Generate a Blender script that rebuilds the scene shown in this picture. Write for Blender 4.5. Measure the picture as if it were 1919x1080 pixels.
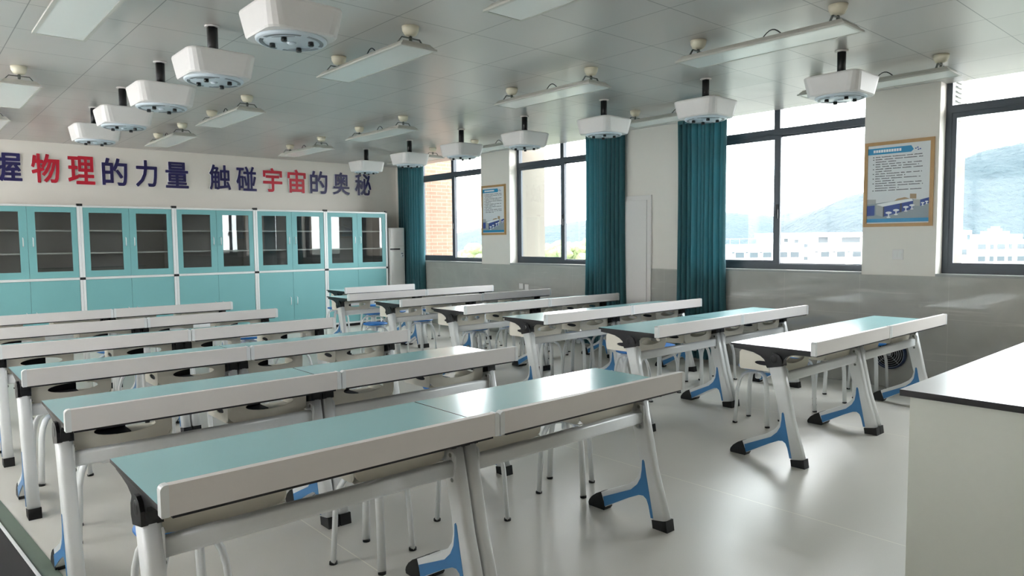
import bpy, bmesh, math, random
from mathutils import Vector, Matrix
from mathutils.geometry import tessellate_polygon

for o in list(bpy.data.objects):
    bpy.data.objects.remove(o)
SC = bpy.context.scene
COL = SC.collection
random.seed(7)
PI = math.pi

# ------------------------------------------------------------ camera
YAW, PITCH, ROLL, EYE, FPX = 0.7221, -0.0665, -0.0095, 1.4741, 1317.78
cd = bpy.data.cameras.new('camera')
cam = bpy.data.objects.new('camera', cd)
COL.objects.link(cam)
fw = Vector((math.sin(YAW) * math.cos(PITCH), math.cos(YAW) * math.cos(PITCH), math.sin(PITCH)))
rt = Vector((math.cos(YAW), -math.sin(YAW), 0))
up = rt.cross(fw)
c_, s_ = math.cos(ROLL), math.sin(ROLL)
rt2, up2 = c_ * rt + s_ * up, -s_ * rt + c_ * up
m = Matrix((rt2, up2, -fw)).transposed().to_4x4()
m.translation = Vector((0, 0, EYE))
cam.matrix_world = m
cd.sensor_fit = 'HORIZONTAL'
cd.sensor_width = 36.0
cd.lens = FPX / 1919 * 36.0
cd.clip_start, cd.clip_end = 0.05, 5000
SC.camera = cam
FH = Vector((math.sin(YAW), math.cos(YAW), 0))      # horizontal view direction
RH = Vector((math.cos(YAW), -math.sin(YAW), 0))

# ------------------------------------------------------------ light and exposure
SC.view_settings.view_transform = 'Standard'
SC.view_settings.look = 'None'
SC.view_settings.gamma = 1
SC.view_settings.use_curve_mapping = False
SC.view_settings.exposure = 1.42
SKY = 6.0
w = bpy.data.worlds.new('overcast_sky')
SC.world = w
w.use_nodes = True
nt = w.node_tree
bg = nt.nodes['Background']
tc = nt.nodes.new('ShaderNodeTexCoord')
nz = nt.nodes.new('ShaderNodeTexNoise'); nz.inputs['Scale'].default_value = 3.0
rp = nt.nodes.new('ShaderNodeValToRGB')
rp.color_ramp.elements[0].color = (0.95, 0.955, 0.985, 1)
rp.color_ramp.elements[1].color = (1.0, 0.985, 0.965, 1)
nt.links.new(tc.outputs['Generated'], nz.inputs['Vector'])
nt.links.new(nz.outputs['Fac'], rp.inputs['Fac'])
nt.links.new(rp.outputs['Color'], bg.inputs['Color'])
bg.inputs['Strength'].default_value = SKY
cy = SC.cycles
try:
    cy.use_denoising = True
    cy.max_bounces = 12
    cy.diffuse_bounces = 6
    cy.glossy_bounces = 4
    cy.transparent_max_bounces = 16
    cy.volume_bounces = 2
    cy.sample_clamp_indirect = 8.0
except Exception:
    pass

XW, XG = 7.34, 7.50            # inner face of the window wall, inner face of the window frames
YW, YF, XL, ZC = 11.68, -2.8, -1.6, 2.907
WINS = [(9.08, 11.08), (6.38, 8.37), (2.99, 5.02), (0.28, 2.32)]
SILL = 1.11
LEFT_FILL_WINS = [(1.6, 2.6), (3.6, 5.6), (6.6, 8.6), (9.3, 11.2)]  # windows out of view, added to brighten the left half of the room

def portal(x, y0, y1, z0, z1, sgn):
    l = bpy.data.lights.new('window_portal', 'AREA')
    l.shape = 'RECTANGLE'
    l.size, l.size_y = (z1 - z0), (y1 - y0)
    l.cycles.is_portal = True
    o = bpy.data.objects.new('window_portal', l)
    COL.objects.link(o)
    o.location = (x, (y0 + y1) / 2, (z0 + z1) / 2)
    o.rotation_euler = (0, PI / 2 * sgn, 0)       # faces into the room
for a, b in WINS:
    portal(XG + 0.09, a, b, SILL, ZC, 1)

# ------------------------------------------------------------ materials
MATS = {}
def mat(name, col, rough=0.5, metal=0.0, spec=0.5, var=0.04, scale=40.0, bump=0.0, coat=0.0):
    m = bpy.data.materials.new(name)
    m.use_nodes = True
    t = m.node_tree
    b = t.nodes['Principled BSDF']
    b.inputs['Roughness'].default_value = rough
    b.inputs['Metallic'].default_value = metal
    b.inputs['Specular IOR Level'].default_value = spec
    b.inputs['Coat Weight'].default_value = coat
    tcn = t.nodes.new('ShaderNodeTexCoord')
    n = t.nodes.new('ShaderNodeTexNoise')
    n.inputs['Scale'].default_value = scale
    n.inputs['Detail'].default_value = 3
    mx = t.nodes.new('ShaderNodeMix'); mx.data_type = 'RGBA'
    mx.inputs['A'].default_value = (*[c * (1 - var) for c in col], 1)
    mx.inputs['B'].default_value = (*[min(1, c * (1 + var)) for c in col], 1)
    t.links.new(tcn.outputs['Object'], n.inputs['Vector'])
    t.links.new(n.outputs['Fac'], mx.inputs['Factor'])
    t.links.new(mx.outputs['Result'], b.inputs['Base Color'])
    if bump:
        bp = t.nodes.new('ShaderNodeBump')
        bp.inputs['Strength'].default_value = bump
        bp.inputs['Distance'].default_value = 0.002
        t.links.new(n.outputs['Fac'], bp.inputs['Height'])
        t.links.new(bp.outputs['Normal'], b.inputs['Normal'])
    MATS[name] = m
    return m

def sr(r, g, b):
    f = lambda v: (v / 255 / 12.92) if v / 255 <= 0.04045 else ((v / 255 + 0.055) / 1.055) ** 2.4
    return (f(r), f(g), f(b))

mat('wall_paint', sr(234, 228, 220), 0.7, spec=0.25, var=0.015, scale=8, bump=0.05)
mat('white_panel', sr(228, 223, 220), 0.45, spec=0.35, var=0.015)
mat('white_metal', sr(228, 230, 230), 0.32, spec=0.5, var=0.02)
mat('alu', sr(226, 228, 228), 0.34, metal=0.08, var=0.03)
mat('teal_top', sr(158, 202, 205), 0.2, spec=0.65, var=0.03, scale=3)
mat('teal_cab', sr(120, 175, 178), 0.42, spec=0.4, var=0.03, scale=3)
mat('black_edge', sr(28, 28, 32), 0.45)
mat('black_plastic', sr(22, 22, 25), 0.35)
mat('black_rubber', sr(20, 21, 23), 0.6)
mat('blue_inlay', sr(62, 126, 182), 0.4, var=0.03)
mat('blue_seat', sr(40, 120, 200), 0.35, var=0.04, scale=12)
mat('cream_plastic', sr(234, 229, 215), 0.42, var=0.03, scale=10)
mat('ivory_plastic', sr(235, 228, 206), 0.4, var=0.02)
mat('box_white', sr(226, 222, 220), 0.4, var=0.02)
mat('box_plate', sr(205, 214, 222), 0.35, var=0.02)
mat('slat_dark', sr(84, 90, 96), 0.5)
mat('slot_grey', sr(130, 136, 142), 0.5)
mat('bracket_grey', sr(120, 124, 120), 0.35, metal=0.5)
mat('diffuser', sr(240, 240, 236), 0.22, spec=0.5, var=0.01)
mat('lamp_back', sr(196, 194, 186), 0.4)
mat('frame_slate', sr(66, 74, 84), 0.4, var=0.05)
mat('seal_dark', sr(30, 34, 38), 0.5)
mat('sill_grey', sr(150, 152, 150), 0.3)
mat('counter_top', sr(235, 236, 238), 0.28, spec=0.5, var=0.01)
mat('counter_side', sr(214, 217, 208), 0.5, var=0.015)
mat('navy', sr(40, 34, 92), 0.35)
mat('red', sr(196, 30, 52), 0.35)
mat('letter_side', sr(222, 222, 228), 0.35)
mat('cab_inside', sr(150, 146, 146), 0.6)
mat('shelf', sr(205, 205, 202), 0.5)
mat('ac_white', sr(228, 226, 222), 0.4, var=0.015)
mat('wood_frame', sr(186, 146, 96), 0.45, var=0.12, scale=25)
mat('poster_paper', sr(222, 224, 226), 0.4, var=0.02)
mat('poster_blue', sr(20, 140, 190), 0.4)
mat('poster_ink', sr(46, 46, 52), 0.5)
mat('print_floor', sr(150, 160, 168), 0.45)
mat('print_blue', sr(48, 76, 150), 0.45)
mat('print_dark', sr(62, 66, 78), 0.45)
mat('print_grey', sr(176, 178, 178), 0.45)
mat('print_white', sr(238, 240, 242), 0.45)
mat('print_wood', sr(176, 150, 120), 0.45)
mat('steel_wire', sr(190, 194, 198), 0.3, metal=0.6)
mat('fan_blue', sr(30, 46, 80), 0.4)
mat('tray_dark_plates', sr(20, 22, 32), 0.6)
mat('bld_white', sr(238, 236, 230), 0.8, spec=0.1)
mat('pier_paint', sr(116, 110, 102), 0.8, spec=0.1)
mat('bld_roof', sr(176, 186, 200), 0.7, spec=0.1)
mat('bld_glass', sr(50, 60, 66), 0.4)
mat('bld_tan', sr(188, 150, 130), 0.8)
mat('bark', sr(96, 84, 70), 0.9)
mat('mat_green', sr(96, 110, 98), 0.6)
mat('ground', sr(82, 85, 80), 0.95, spec=0.05, var=0.2, scale=0.05)

def N(t, kind, **kw):
    n = t.nodes.new(kind)
    for k, v in kw.items():
        setattr(n, k, v)
    return n
def math_n(t, op, a, b=None, c=None):
    n = t.nodes.new('ShaderNodeMath'); n.operation = op
    for i, v in enumerate((a, b, c)):
        if v is None: continue
        if hasattr(v, 'links'): t.links.new(v, n.inputs[i])
        else: n.inputs[i].default_value = v
    return n.outputs[0]
def grid_line(t, co, x0, pitch, half):
    """1 on a joint line of a grid, 0 between"""
    a = math_n(t, 'SUBTRACT', co, x0)
    a = math_n(t, 'DIVIDE', a, pitch)
    fr = math_n(t, 'FRACT', a)
    d = math_n(t, 'MINIMUM', fr, math_n(t, 'SUBTRACT', 1.0, fr))
    return math_n(t, 'LESS_THAN', d, half / pitch)
def grid_id(t, co, x0, pitch):
    return math_n(t, 'FLOOR', math_n(t, 'DIVIDE', math_n(t, 'SUBTRACT', co, x0), pitch))

def new_mat(name):
    m = bpy.data.materials.new(name); m.use_nodes = True
    MATS[name] = m
    t = m.node_tree
    return m, t, t.nodes['Principled BSDF']

def mixc(t, fac, A, B):
    mx = t.nodes.new('ShaderNodeMix'); mx.data_type = 'RGBA'
    for k, v in (('A', A), ('B', B)):
        if hasattr(v, 'links'): t.links.new(v, mx.inputs[k])
        else: mx.inputs[k].default_value = (*v, 1)
    t.links.new(fac, mx.inputs['Factor'])
    return mx.outputs['Result']

# ceiling: satin metal tiles 0.6 m, each tile very slightly tipped
m, t, b = new_mat('ceiling_tile')
g = N(t, 'ShaderNodeNewGeometry'); sp = N(t, 'ShaderNodeSeparateXYZ')
t.links.new(g.outputs['Position'], sp.inputs[0])
X, Y = sp.outputs['X'], sp.outputs['Y']
lx = grid_line(t, X, 0.685, 0.602, 0.003); ly = grid_line(t, Y, 2.69, 0.603, 0.003)
ln = math_n(t, 'MAXIMUM', lx, ly)
ids = N(t, 'ShaderNodeCombineXYZ')
t.links.new(grid_id(t, X, 0.685, 0.602), ids.inputs[0]); t.links.new(grid_id(t, Y, 2.69, 0.603), ids.inputs[1])
wn = N(t, 'ShaderNodeTexWhiteNoise'); wn.noise_dimensions = '3D'
t.links.new(ids.outputs[0], wn.inputs['Vector'])
sub = N(t, 'ShaderNodeVectorMath', operation='SUBTRACT'); t.links.new(wn.outputs['Color'], sub.inputs[0]); sub.inputs[1].default_value = (0.5, 0.5, 0.5)
scl = N(t, 'ShaderNodeVectorMath', operation='SCALE'); t.links.new(sub.outputs[0], scl.inputs[0]); scl.inputs['Scale'].default_value = 0.022
add = N(t, 'ShaderNodeVectorMath', operation='ADD'); t.links.new(g.outputs['Normal'], add.inputs[0]); t.links.new(scl.outputs[0], add.inputs[1])
nrm = N(t, 'ShaderNodeVectorMath', operation='NORMALIZE'); t.links.new(add.outputs[0], nrm.inputs[0])
t.links.new(nrm.outputs[0], b.inputs['Normal'])
t.links.new(mixc(t, ln, sr(204, 200, 196), sr(138, 137, 135)), b.inputs['Base Color'])
b.inputs['Roughness'].default_value = 0.31
b.inputs['Metallic'].default_value = 0.18
b.inputs['Specular IOR Level'].default_value = 0.32

# floor: glossy greige sheet with faint speckle and pale seams
m, t, b = new_mat('floor_sheet')
g = N(t, 'ShaderNodeNewGeometry'); sp = N(t, 'ShaderNodeSeparateXYZ')
t.links.new(g.outputs['Position'], sp.inputs[0])
n1 = N(t, 'ShaderNodeTexNoise'); n1.inputs['Scale'].default_value = 260; n1.inputs['Detail'].default_value = 2
n2 = N(t, 'ShaderNodeTexNoise'); n2.inputs['Scale'].default_value = 1.4; n2.inputs['Detail'].default_value = 4
t.links.new(g.outputs['Position'], n1.inputs['Vector']); t.links.new(g.outputs['Position'], n2.inputs['Vector'])
base = mixc(t, n1.outputs['Fac'], sr(198, 195, 187), sr(213, 210, 202))
base = mixc(t, math_n(t, 'MULTIPLY', n2.outputs['Fac'], 0.35), base, sr(188, 185, 177))
seam = grid_line(t, sp.outputs['X'], 1.568, 2.0, 0.003)
t.links.new(mixc(t, seam, base, sr(228, 225, 212)), b.inputs['Base Color'])
rr = math_n(t, 'MULTIPLY_ADD', n2.outputs['Fac'], 0.08, 0.285)
t.links.new(rr, b.inputs['Roughness'])
b.inputs['Specular IOR Level'].default_value = 0.5

# grey veined wall tile of the dado
m, t, b = new_mat('dado_tile')
g = N(t, 'ShaderNodeNewGeometry'); sp = N(t, 'ShaderNodeSeparateXYZ')
t.links.new(g.outputs['Position'], sp.inputs[0])
mp = N(t, 'ShaderNodeMapping'); mp.inputs['Rotation'].default_value = (0.7, 0, 0)
t.links.new(g.outputs['Position'], mp.inputs['Vector'])
n1 = N(t, 'ShaderNodeTexNoise'); n1.inputs['Scale'].default_value = 2.2; n1.inputs['Detail'].default_value = 8; n1.inputs['Distortion'].default_value = 1.2
t.links.new(mp.outputs[0], n1.inputs['Vector'])
n3 = N(t, 'ShaderNodeTexNoise'); n3.inputs['Scale'].default_value = 1.0; n3.inputs['Detail'].default_value = 3.0
mp2 = N(t, 'ShaderNodeMapping'); mp2.inputs['Rotation'].default_value = (0.62, 0, 0); mp2.inputs['Scale'].default_value = (1, 1.1, 16)
t.links.new(g.outputs['Position'], mp2.inputs['Vector']); t.links.new(mp2.outputs[0], n3.inputs['Vector'])
base = mixc(t, n1.outputs['Fac'], sr(158, 157, 151), sr(184, 183, 177))
mr = N(t, 'ShaderNodeMapRange'); t.links.new(n3.outputs['Fac'], mr.inputs['Value'])
mr.inputs['From Min'].default_value = 0.6; mr.inputs['From Max'].default_value = 0.78
base = mixc(t, math_n(t, 'MULTIPLY', mr.outputs[0], 0.6), base, sr(218, 216, 210))
jl = math_n(t, 'MAXIMUM', grid_line(t, sp.outputs['Y'], 2.2, 0.8, 0.0015), grid_line(t, sp.outputs['Z'], 1.11, 0.4, 0.0015))
t.links.new(mixc(t, jl, base, sr(190, 188, 182)), b.inputs['Base Color'])
b.inputs['Roughness'].default_value = 0.055
b.inputs['Specular IOR Level'].default_value = 0.55

# curtain cloth
m, t, b = new_mat('curtain_cloth')
tcn = N(t, 'ShaderNodeTexCoord')
mp = N(t, 'ShaderNodeMapping'); mp.inputs['Scale'].default_value = (1, 1, 0.02)
n1 = N(t, 'ShaderNodeTexNoise'); n1.inputs['Scale'].default_value = 300; n1.inputs['Detail'].default_value = 3
t.links.new(tcn.outputs['Object'], mp.inputs['Vector']); t.links.new(mp.outputs[0], n1.inputs['Vector'])
t.links.new(mixc(t, n1.outputs['Fac'], sr(62, 109, 119), sr(90, 138, 146)), b.inputs['Base Color'])
b.inputs['Roughness'].default_value = 0.75
b.inputs['Sheen Weight'].default_value = 0.2
b.inputs['Specular IOR Level'].default_value = 0.2

# outside brick
m, t, b = new_mat('brick')
g = N(t, 'ShaderNodeNewGeometry'); sp = N(t, 'ShaderNodeSeparateXYZ'); cb = N(t, 'ShaderNodeCombineXYZ')
t.links.new(g.outputs['Position'], sp.inputs[0])
t.links.new(math_n(t, 'ADD', sp.outputs['X'], sp.outputs['Y']), cb.inputs[0]); t.links.new(sp.outputs['Z'], cb.inputs[1])
br = N(t, 'ShaderNodeTexBrick'); t.links.new(cb.outputs[0], br.inputs['Vector'])
br.inputs['Color1'].default_value = (*sr(134, 104, 88), 1); br.inputs['Color2'].default_value = (*sr(124, 96, 80), 1)
br.inputs['Mortar'].default_value = (*sr(140, 126, 114), 1)
br.inputs['Scale'].default_value = 1.0; br.inputs['Brick Width'].default_value = 0.24; br.inputs['Row Height'].default_value = 0.07
br.inputs['Mortar Size'].default_value = 0.006
t.links.new(br.outputs['Color'], b.inputs['Base Color'])
b.inputs['Roughness'].default_value = 0.9

# forest on the hills, leaves of the trees
def leafy(name, c1, c2, scale, dist):
    m, t, b = new_mat(name)
    g = N(t, 'ShaderNodeNewGeometry')
    n1 = N(t, 'ShaderNodeTexNoise'); n1.inputs['Scale'].default_value = scale; n1.inputs['Detail'].default_value = 6
    t.links.new(g.outputs['Position'], n1.inputs['Vector'])
    t.links.new(mixc(t, n1.outputs['Fac'], c1, c2), b.inputs['Base Color'])
    bp = N(t, 'ShaderNodeBump'); bp.inputs['Strength'].default_value = 1.0; bp.inputs['Distance'].default_value = dist
    t.links.new(n1.outputs['Fac'], bp.inputs['Height']); t.links.new(bp.outputs['Normal'], b.inputs['Normal'])
    b.inputs['Roughness'].default_value = 0.9
    b.inputs['Specular IOR Level'].default_value = 0.1
leafy('forest', sr(28, 40, 47), sr(50, 62, 66), 0.14, 6.0)
leafy('leaves', sr(84, 96, 64), sr(122, 132, 96), 2.5, 0.25)

# glass: lets light straight through, mirrors a little by angle
def glass(name, tint, extra=0.0, f0=0.04):
    m = bpy.data.materials.new(name); m.use_nodes = True
    MATS[name] = m
    t = m.node_tree; t.nodes.clear()
    out = N(t, 'ShaderNodeOutputMaterial'); tr = N(t, 'ShaderNodeBsdfTransparent'); gl = N(t, 'ShaderNodeBsdfGlossy')
    g = N(t, 'ShaderNodeNewGeometry'); dt = N(t, 'ShaderNodeVectorMath', operation='DOT_PRODUCT')
    t.links.new(g.outputs['Normal'], dt.inputs[0]); t.links.new(g.outputs['Incoming'], dt.inputs[1])
    c = math_n(t, 'SUBTRACT', 1.0, math_n(t, 'ABSOLUTE', dt.outputs['Value']))
    refl = math_n(t, 'MULTIPLY_ADD', math_n(t, 'POWER', c, 5.0), 1.0 - f0, f0)      # mirror share by angle
    mx = N(t, 'ShaderNodeMixShader')
    n1 = N(t, 'ShaderNodeTexNoise'); n1.inputs['Scale'].default_value = 2.0
    tr.inputs['Color'].default_value = (*tint, 1)
    gl.inputs['Roughness'].default_value = 0.01
    t.links.new(math_n(t, 'ADD', refl, math_n(t, 'MULTIPLY', n1.outputs['Fac'], extra)), mx.inputs[0])
    t.links.new(tr.outputs[0], mx.inputs[1]); t.links.new(gl.outputs[0], mx.inputs[2])
    t.links.new(mx.outputs[0], out.inputs['Surface'])
glass('window_glass', (0.97, 0.99, 0.99), 0.0, 0.016)
glass('sash_glass', (0.93, 0.98, 0.985), 0.006, 0.02)
glass('cabinet_glass', (0.86, 0.88, 0.88), 0.06)

# pale cloth of the added left-wall blinds, passes daylight softly as fill
m, t, b = new_mat('fill_blind_cloth')
t.nodes.remove(b)
tl = N(t, 'ShaderNodeBsdfTranslucent'); df = N(t, 'ShaderNodeBsdfDiffuse'); mx = N(t, 'ShaderNodeMixShader')
n1 = N(t, 'ShaderNodeTexNoise'); n1.inputs['Scale'].default_value = 120
tl.inputs['Color'].default_value = (0.92, 0.915, 0.915, 1); df.inputs['Color'].default_value = (0.85, 0.84, 0.82, 1)
t.links.new(math_n(t, 'MULTIPLY_ADD', n1.outputs['Fac'], 0.04, 0.18), mx.inputs[0])
t.links.new(tl.outputs[0], mx.inputs[1]); t.links.new(df.outputs[0], mx.inputs[2])
t.links.new(mx.outputs[0], t.nodes['Material Output'].inputs['Surface'])

# ------------------------------------------------------------ mesh building
class MB:
    def __init__(self):
        self.bm = bmesh.new()
    def _face(self, vs, mi, smooth=False):
        try:
            f = self.bm.faces.new(vs)
            f.material_index = mi; f.smooth = smooth
            return f
        except ValueError:
            return None
    def box(self, x0, x1, y0, y1, z0, z1, mi=0, top=None, bevel=0.0, seg=2):
        v = [self.bm.verts.new(p) for p in ((x0, y0, z0), (x1, y0, z0), (x1, y1, z0), (x0, y1, z0), (x0, y0, z1), (x1, y0, z1), (x1, y1, z1), (x0, y1, z1))]
        fs = [self._face([v[i] for i in q], mi) for q in ((3, 2, 1, 0), (4, 5, 6, 7), (0, 1, 5, 4), (1, 2, 6, 5), (2, 3, 7, 6), (3, 0, 4, 7))]
        if top is not None: fs[1].material_index = top
        if bevel:
            es = list({e for f in fs for e in f.edges})
            bmesh.ops.bevel(self.bm, geom=es, offset=bevel, segments=seg, profile=0.5, affect='EDGES')
        return self
    def plate(self, outer, holes, to3, t0, t1, mi=0, side=None):
        """flat plate with holes: 2D outlines mapped by to3(u, v, t) at depths t0 and t1"""
        loops = [outer] + list(holes)
        tris = tessellate_polygon([[Vector((p[0], p[1], 0)) for p in l] for l in loops])
        flat = [p for l in loops for p in l]
        A = [self.bm.verts.new(to3(p[0], p[1], t0)) for p in flat]
        B = [self.bm.verts.new(to3(p[0], p[1], t1)) for p in flat]
        for tr in tris:
            self._face([A[i] for i in tr], mi); self._face([B[i] for i in reversed(tr)], mi)
        k = 0
        for l in loops:
            n = len(l)
            for i in range(n):
                a, c = k + i, k + (i + 1) % n
                self._face([A[a], A[c], B[c], B[a]], mi if side is None else side)
            k += n
        return self
    def prism(self, poly, axis, a, b, mi=0, side=None):
        f = {'x': lambda u, v, t: (t, u, v), 'y': lambda u, v, t: (u, t, v), 'z': lambda u, v, t: (u, v, t)}[axis]
        return self.plate(poly, [], f, a, b, mi, side)
    def loft(self, rings, mi=0, smooth=True, caps=True):
        R = [[self.bm.verts.new(p) for p in r] for r in rings]
        n = len(R[0])
        for a, b in zip(R, R[1:]):
            for i in range(n):
                self._face([a[i], a[(i + 1) % n], b[(i + 1) % n], b[i]], mi, smooth)
        if caps:
            self._face(list(reversed(R[0])), mi); self._face(R[-1], mi)
        return self
    def tube(self, path, r, seg=8, mi=0, flat=None, upv=(0, 0, 1), caps=True):
        """round (or flattened r x flat) tube along a path"""
        P = [Vector(p) for p in path]; rings = []
        u0 = Vector(upv)
        for i, p in enumerate(P):
            d = (P[min(i + 1, len(P) - 1)] - P[max(i - 1, 0)]).normalized()
            s = d.cross(u0)
            if s.length < 1e-4: s = d.cross(Vector((1, 0, 0)))
            s.normalize(); n = s.cross(d).normalized()
            rings.append([p + s * math.cos(2 * PI * k / seg) * r + n * math.sin(2 * PI * k / seg) * (flat or r) for k in range(seg)])
        return self.loft(rings, mi, True, caps)
    def lathe(self, prof, c=(0, 0, 0), seg=24, mi=0, smooth=True, axis='z'):
        rings = []
        for r, h in prof:
            ring = []
            for k in range(seg):
                a = 2 * PI * k / seg
                q = (r * math.cos(a), r * math.sin(a), h)
                if axis == 'x': q = (h, r * math.cos(a), r * math.sin(a))
                if axis == 'y': q = (r * math.sin(a), h, r * math.cos(a))
                ring.append((c[0] + q[0], c[1] + q[1], c[2] + q[2]))
            rings.append(ring)
        return self.loft(rings, mi, smooth)
    def sphere(self, c, r, mi=0, sub=2, sq=(1, 1, 1)):
        g = bmesh.ops.create_icosphere(self.bm, subdivisions=sub, radius=1.0)
        for v in g['verts']:
            v.co = Vector((c[0] + v.co.x * r * sq[0], c[1] + v.co.y * r * sq[1], c[2] + v.co.z * r * sq[2]))
            for f in v.link_faces: f.material_index = mi; f.smooth = True
        return self
    def build(self, name, mats, parent=None, loc=None):
        bmesh.ops.recalc_face_normals(self.bm, faces=self.bm.faces)
        me = bpy.data.meshes.new(name)
        self.bm.to_mesh(me); self.bm.free()
        for k in ([mats] if isinstance(mats, str) else mats):
            me.materials.append(MATS[k])
        o = bpy.data.objects.new(name, me)
        COL.objects.link(o)
        if parent is not None: o.parent = parent
        if loc: o.location = loc
        return o

def tag(o, label=None, cat=None, group=None, kind=None):
    for k, v in (('label', label), ('category', cat), ('group', group), ('kind', kind)):
        if v: o[k] = v
    return o
def thing(name, loc, label, cat, group=None, rz=0.0, kind=None):
    o = bpy.data.objects.new(name, None)
    o.empty_display_size = 0.1
    COL.objects.link(o)
    o.location = loc; o.rotation_euler = (0, 0, rz)
    return tag(o, label, cat, group, kind)
KIDS = {}
def kids(o):
    return [c for c in bpy.data.objects if c.parent == o]
def copy_tree(o, parent=None, table=None):
    if table is None:
        table = {}
        for c in bpy.data.objects:
            if c.parent: table.setdefault(c.parent.name, []).append(c)
    c = o.copy(); COL.objects.link(c)
    if parent is not None: c.parent = parent
    for k in table.get(o.name, []):
        copy_tree(k, c, table)
    return c
def struct(o):
    o['kind'] = 'structure'; return o
def ellipse(cx, cy, a, b, n=20, p=1.0):
    return [(cx + a * math.cos(2 * PI * k / n), cy + b * math.sin(2 * PI * k / n)) for k in range(n)]
def rrect(x0, x1, y0, y1, r, n=4):
    """rounded rectangle; r = (bl, br, tr, tl) radii"""
    if not isinstance(r, (tuple, list)): r = (r,) * 4
    out = []
    for (cx, cy, a0, q) in ((x0, y0, PI, r[0]), (x1, y0, 1.5 * PI, r[1]), (x1, y1, 0, r[2]), (x0, y1, 0.5 * PI, r[3])):
        if q <= 0: out.append((cx, cy)); continue
        ox = cx + q if cx == x0 else cx - q; oy = cy + q if cy == y0 else cy - q
        for k in range(n + 1):
            a = a0 + 0.5 * PI * k / n
            out.append((ox + q * math.cos(a), oy + q * math.sin(a)))
    return out
ORD = ['first', 'second', 'third', 'fourth', 'fifth', 'sixth', 'seventh', 'eighth']

# ------------------------------------------------------------ room shell
struct(MB().box(XL - 0.2, XW + 0.26, YF - 0.2, YW + 0.2, -0.15, 0).build('floor', 'floor_sheet'))
struct(MB().box(XL - 0.2, XG - 0.005, YF - 0.2, YW + 0.2, ZC, ZC + 0.12).build('ceiling', 'ceiling_tile'))
struct(MB().box(XL - 0.2, XW + 0.26, YW, YW + 0.2, 0, ZC).build('wall_back', 'wall_paint'))
struct(MB().box(XL - 0.2, XW + 0.26, YF - 0.2, YF, 0, ZC).build('wall_front', 'wall_paint'))
b = MB()
ys = [YF] + [v for a in LEFT_FILL_WINS for v in a] + [YW]
for a, c in zip(ys[0::2], ys[1::2]): b.box(XL - 0.2, XL, a, c, 0, ZC)
for a, c in LEFT_FILL_WINS:
    b.box(XL - 0.2, XL, a, c, 0, 1.1); b.box(XL - 0.2, XL, a, c, 2.7, ZC)
struct(b.build('wall_left', 'wall_paint'))
b = MB()
ws = sorted(WINS)
ys = [YF] + [v for a in ws for v in a] + [YW]
for a, c in zip(ys[0::2], ys[1::2]): b.box(XW, XW + 0.26, a, c, SILL - 0.01, ZC + 0.2)
for a, c in ws: b.box(XW, XW + 0.26, a, c, 0.6, SILL - 0.012); b.box(XG - 0.004, XW + 0.26, a, c, ZC + 0.1, ZC + 0.2)
b.box(XW + 0.002, XW + 0.26, YF, YW, 0, 0.6)
struct(b.build('wall_right', 'wall_paint'))
# dado of grey tile: two runs, with the white shaft panel between them
b = MB()
b.box(XW - 0.012, XW + 0.001, YF, 5.60, 0, SILL - 0.004)
b.box(XW - 0.012, XW + 0.001, 6.34, YW, 0, SILL - 0.004)
struct(b.build('trim_1', 'dado_tile'))

# narrow white shaft door in the window wall
d = MB()
d.box(XW - 0.03, XW, 5.60, 6.34, 0, 2.05, bevel=0.004)
dr = struct(d.build('door_1', 'white_panel'))
MB().box(XW - 0.042, XW - 0.029, 5.66, 6.28, 0.02, 1.985, bevel=0.003).build('door_leaf', 'white_panel', dr)

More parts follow.
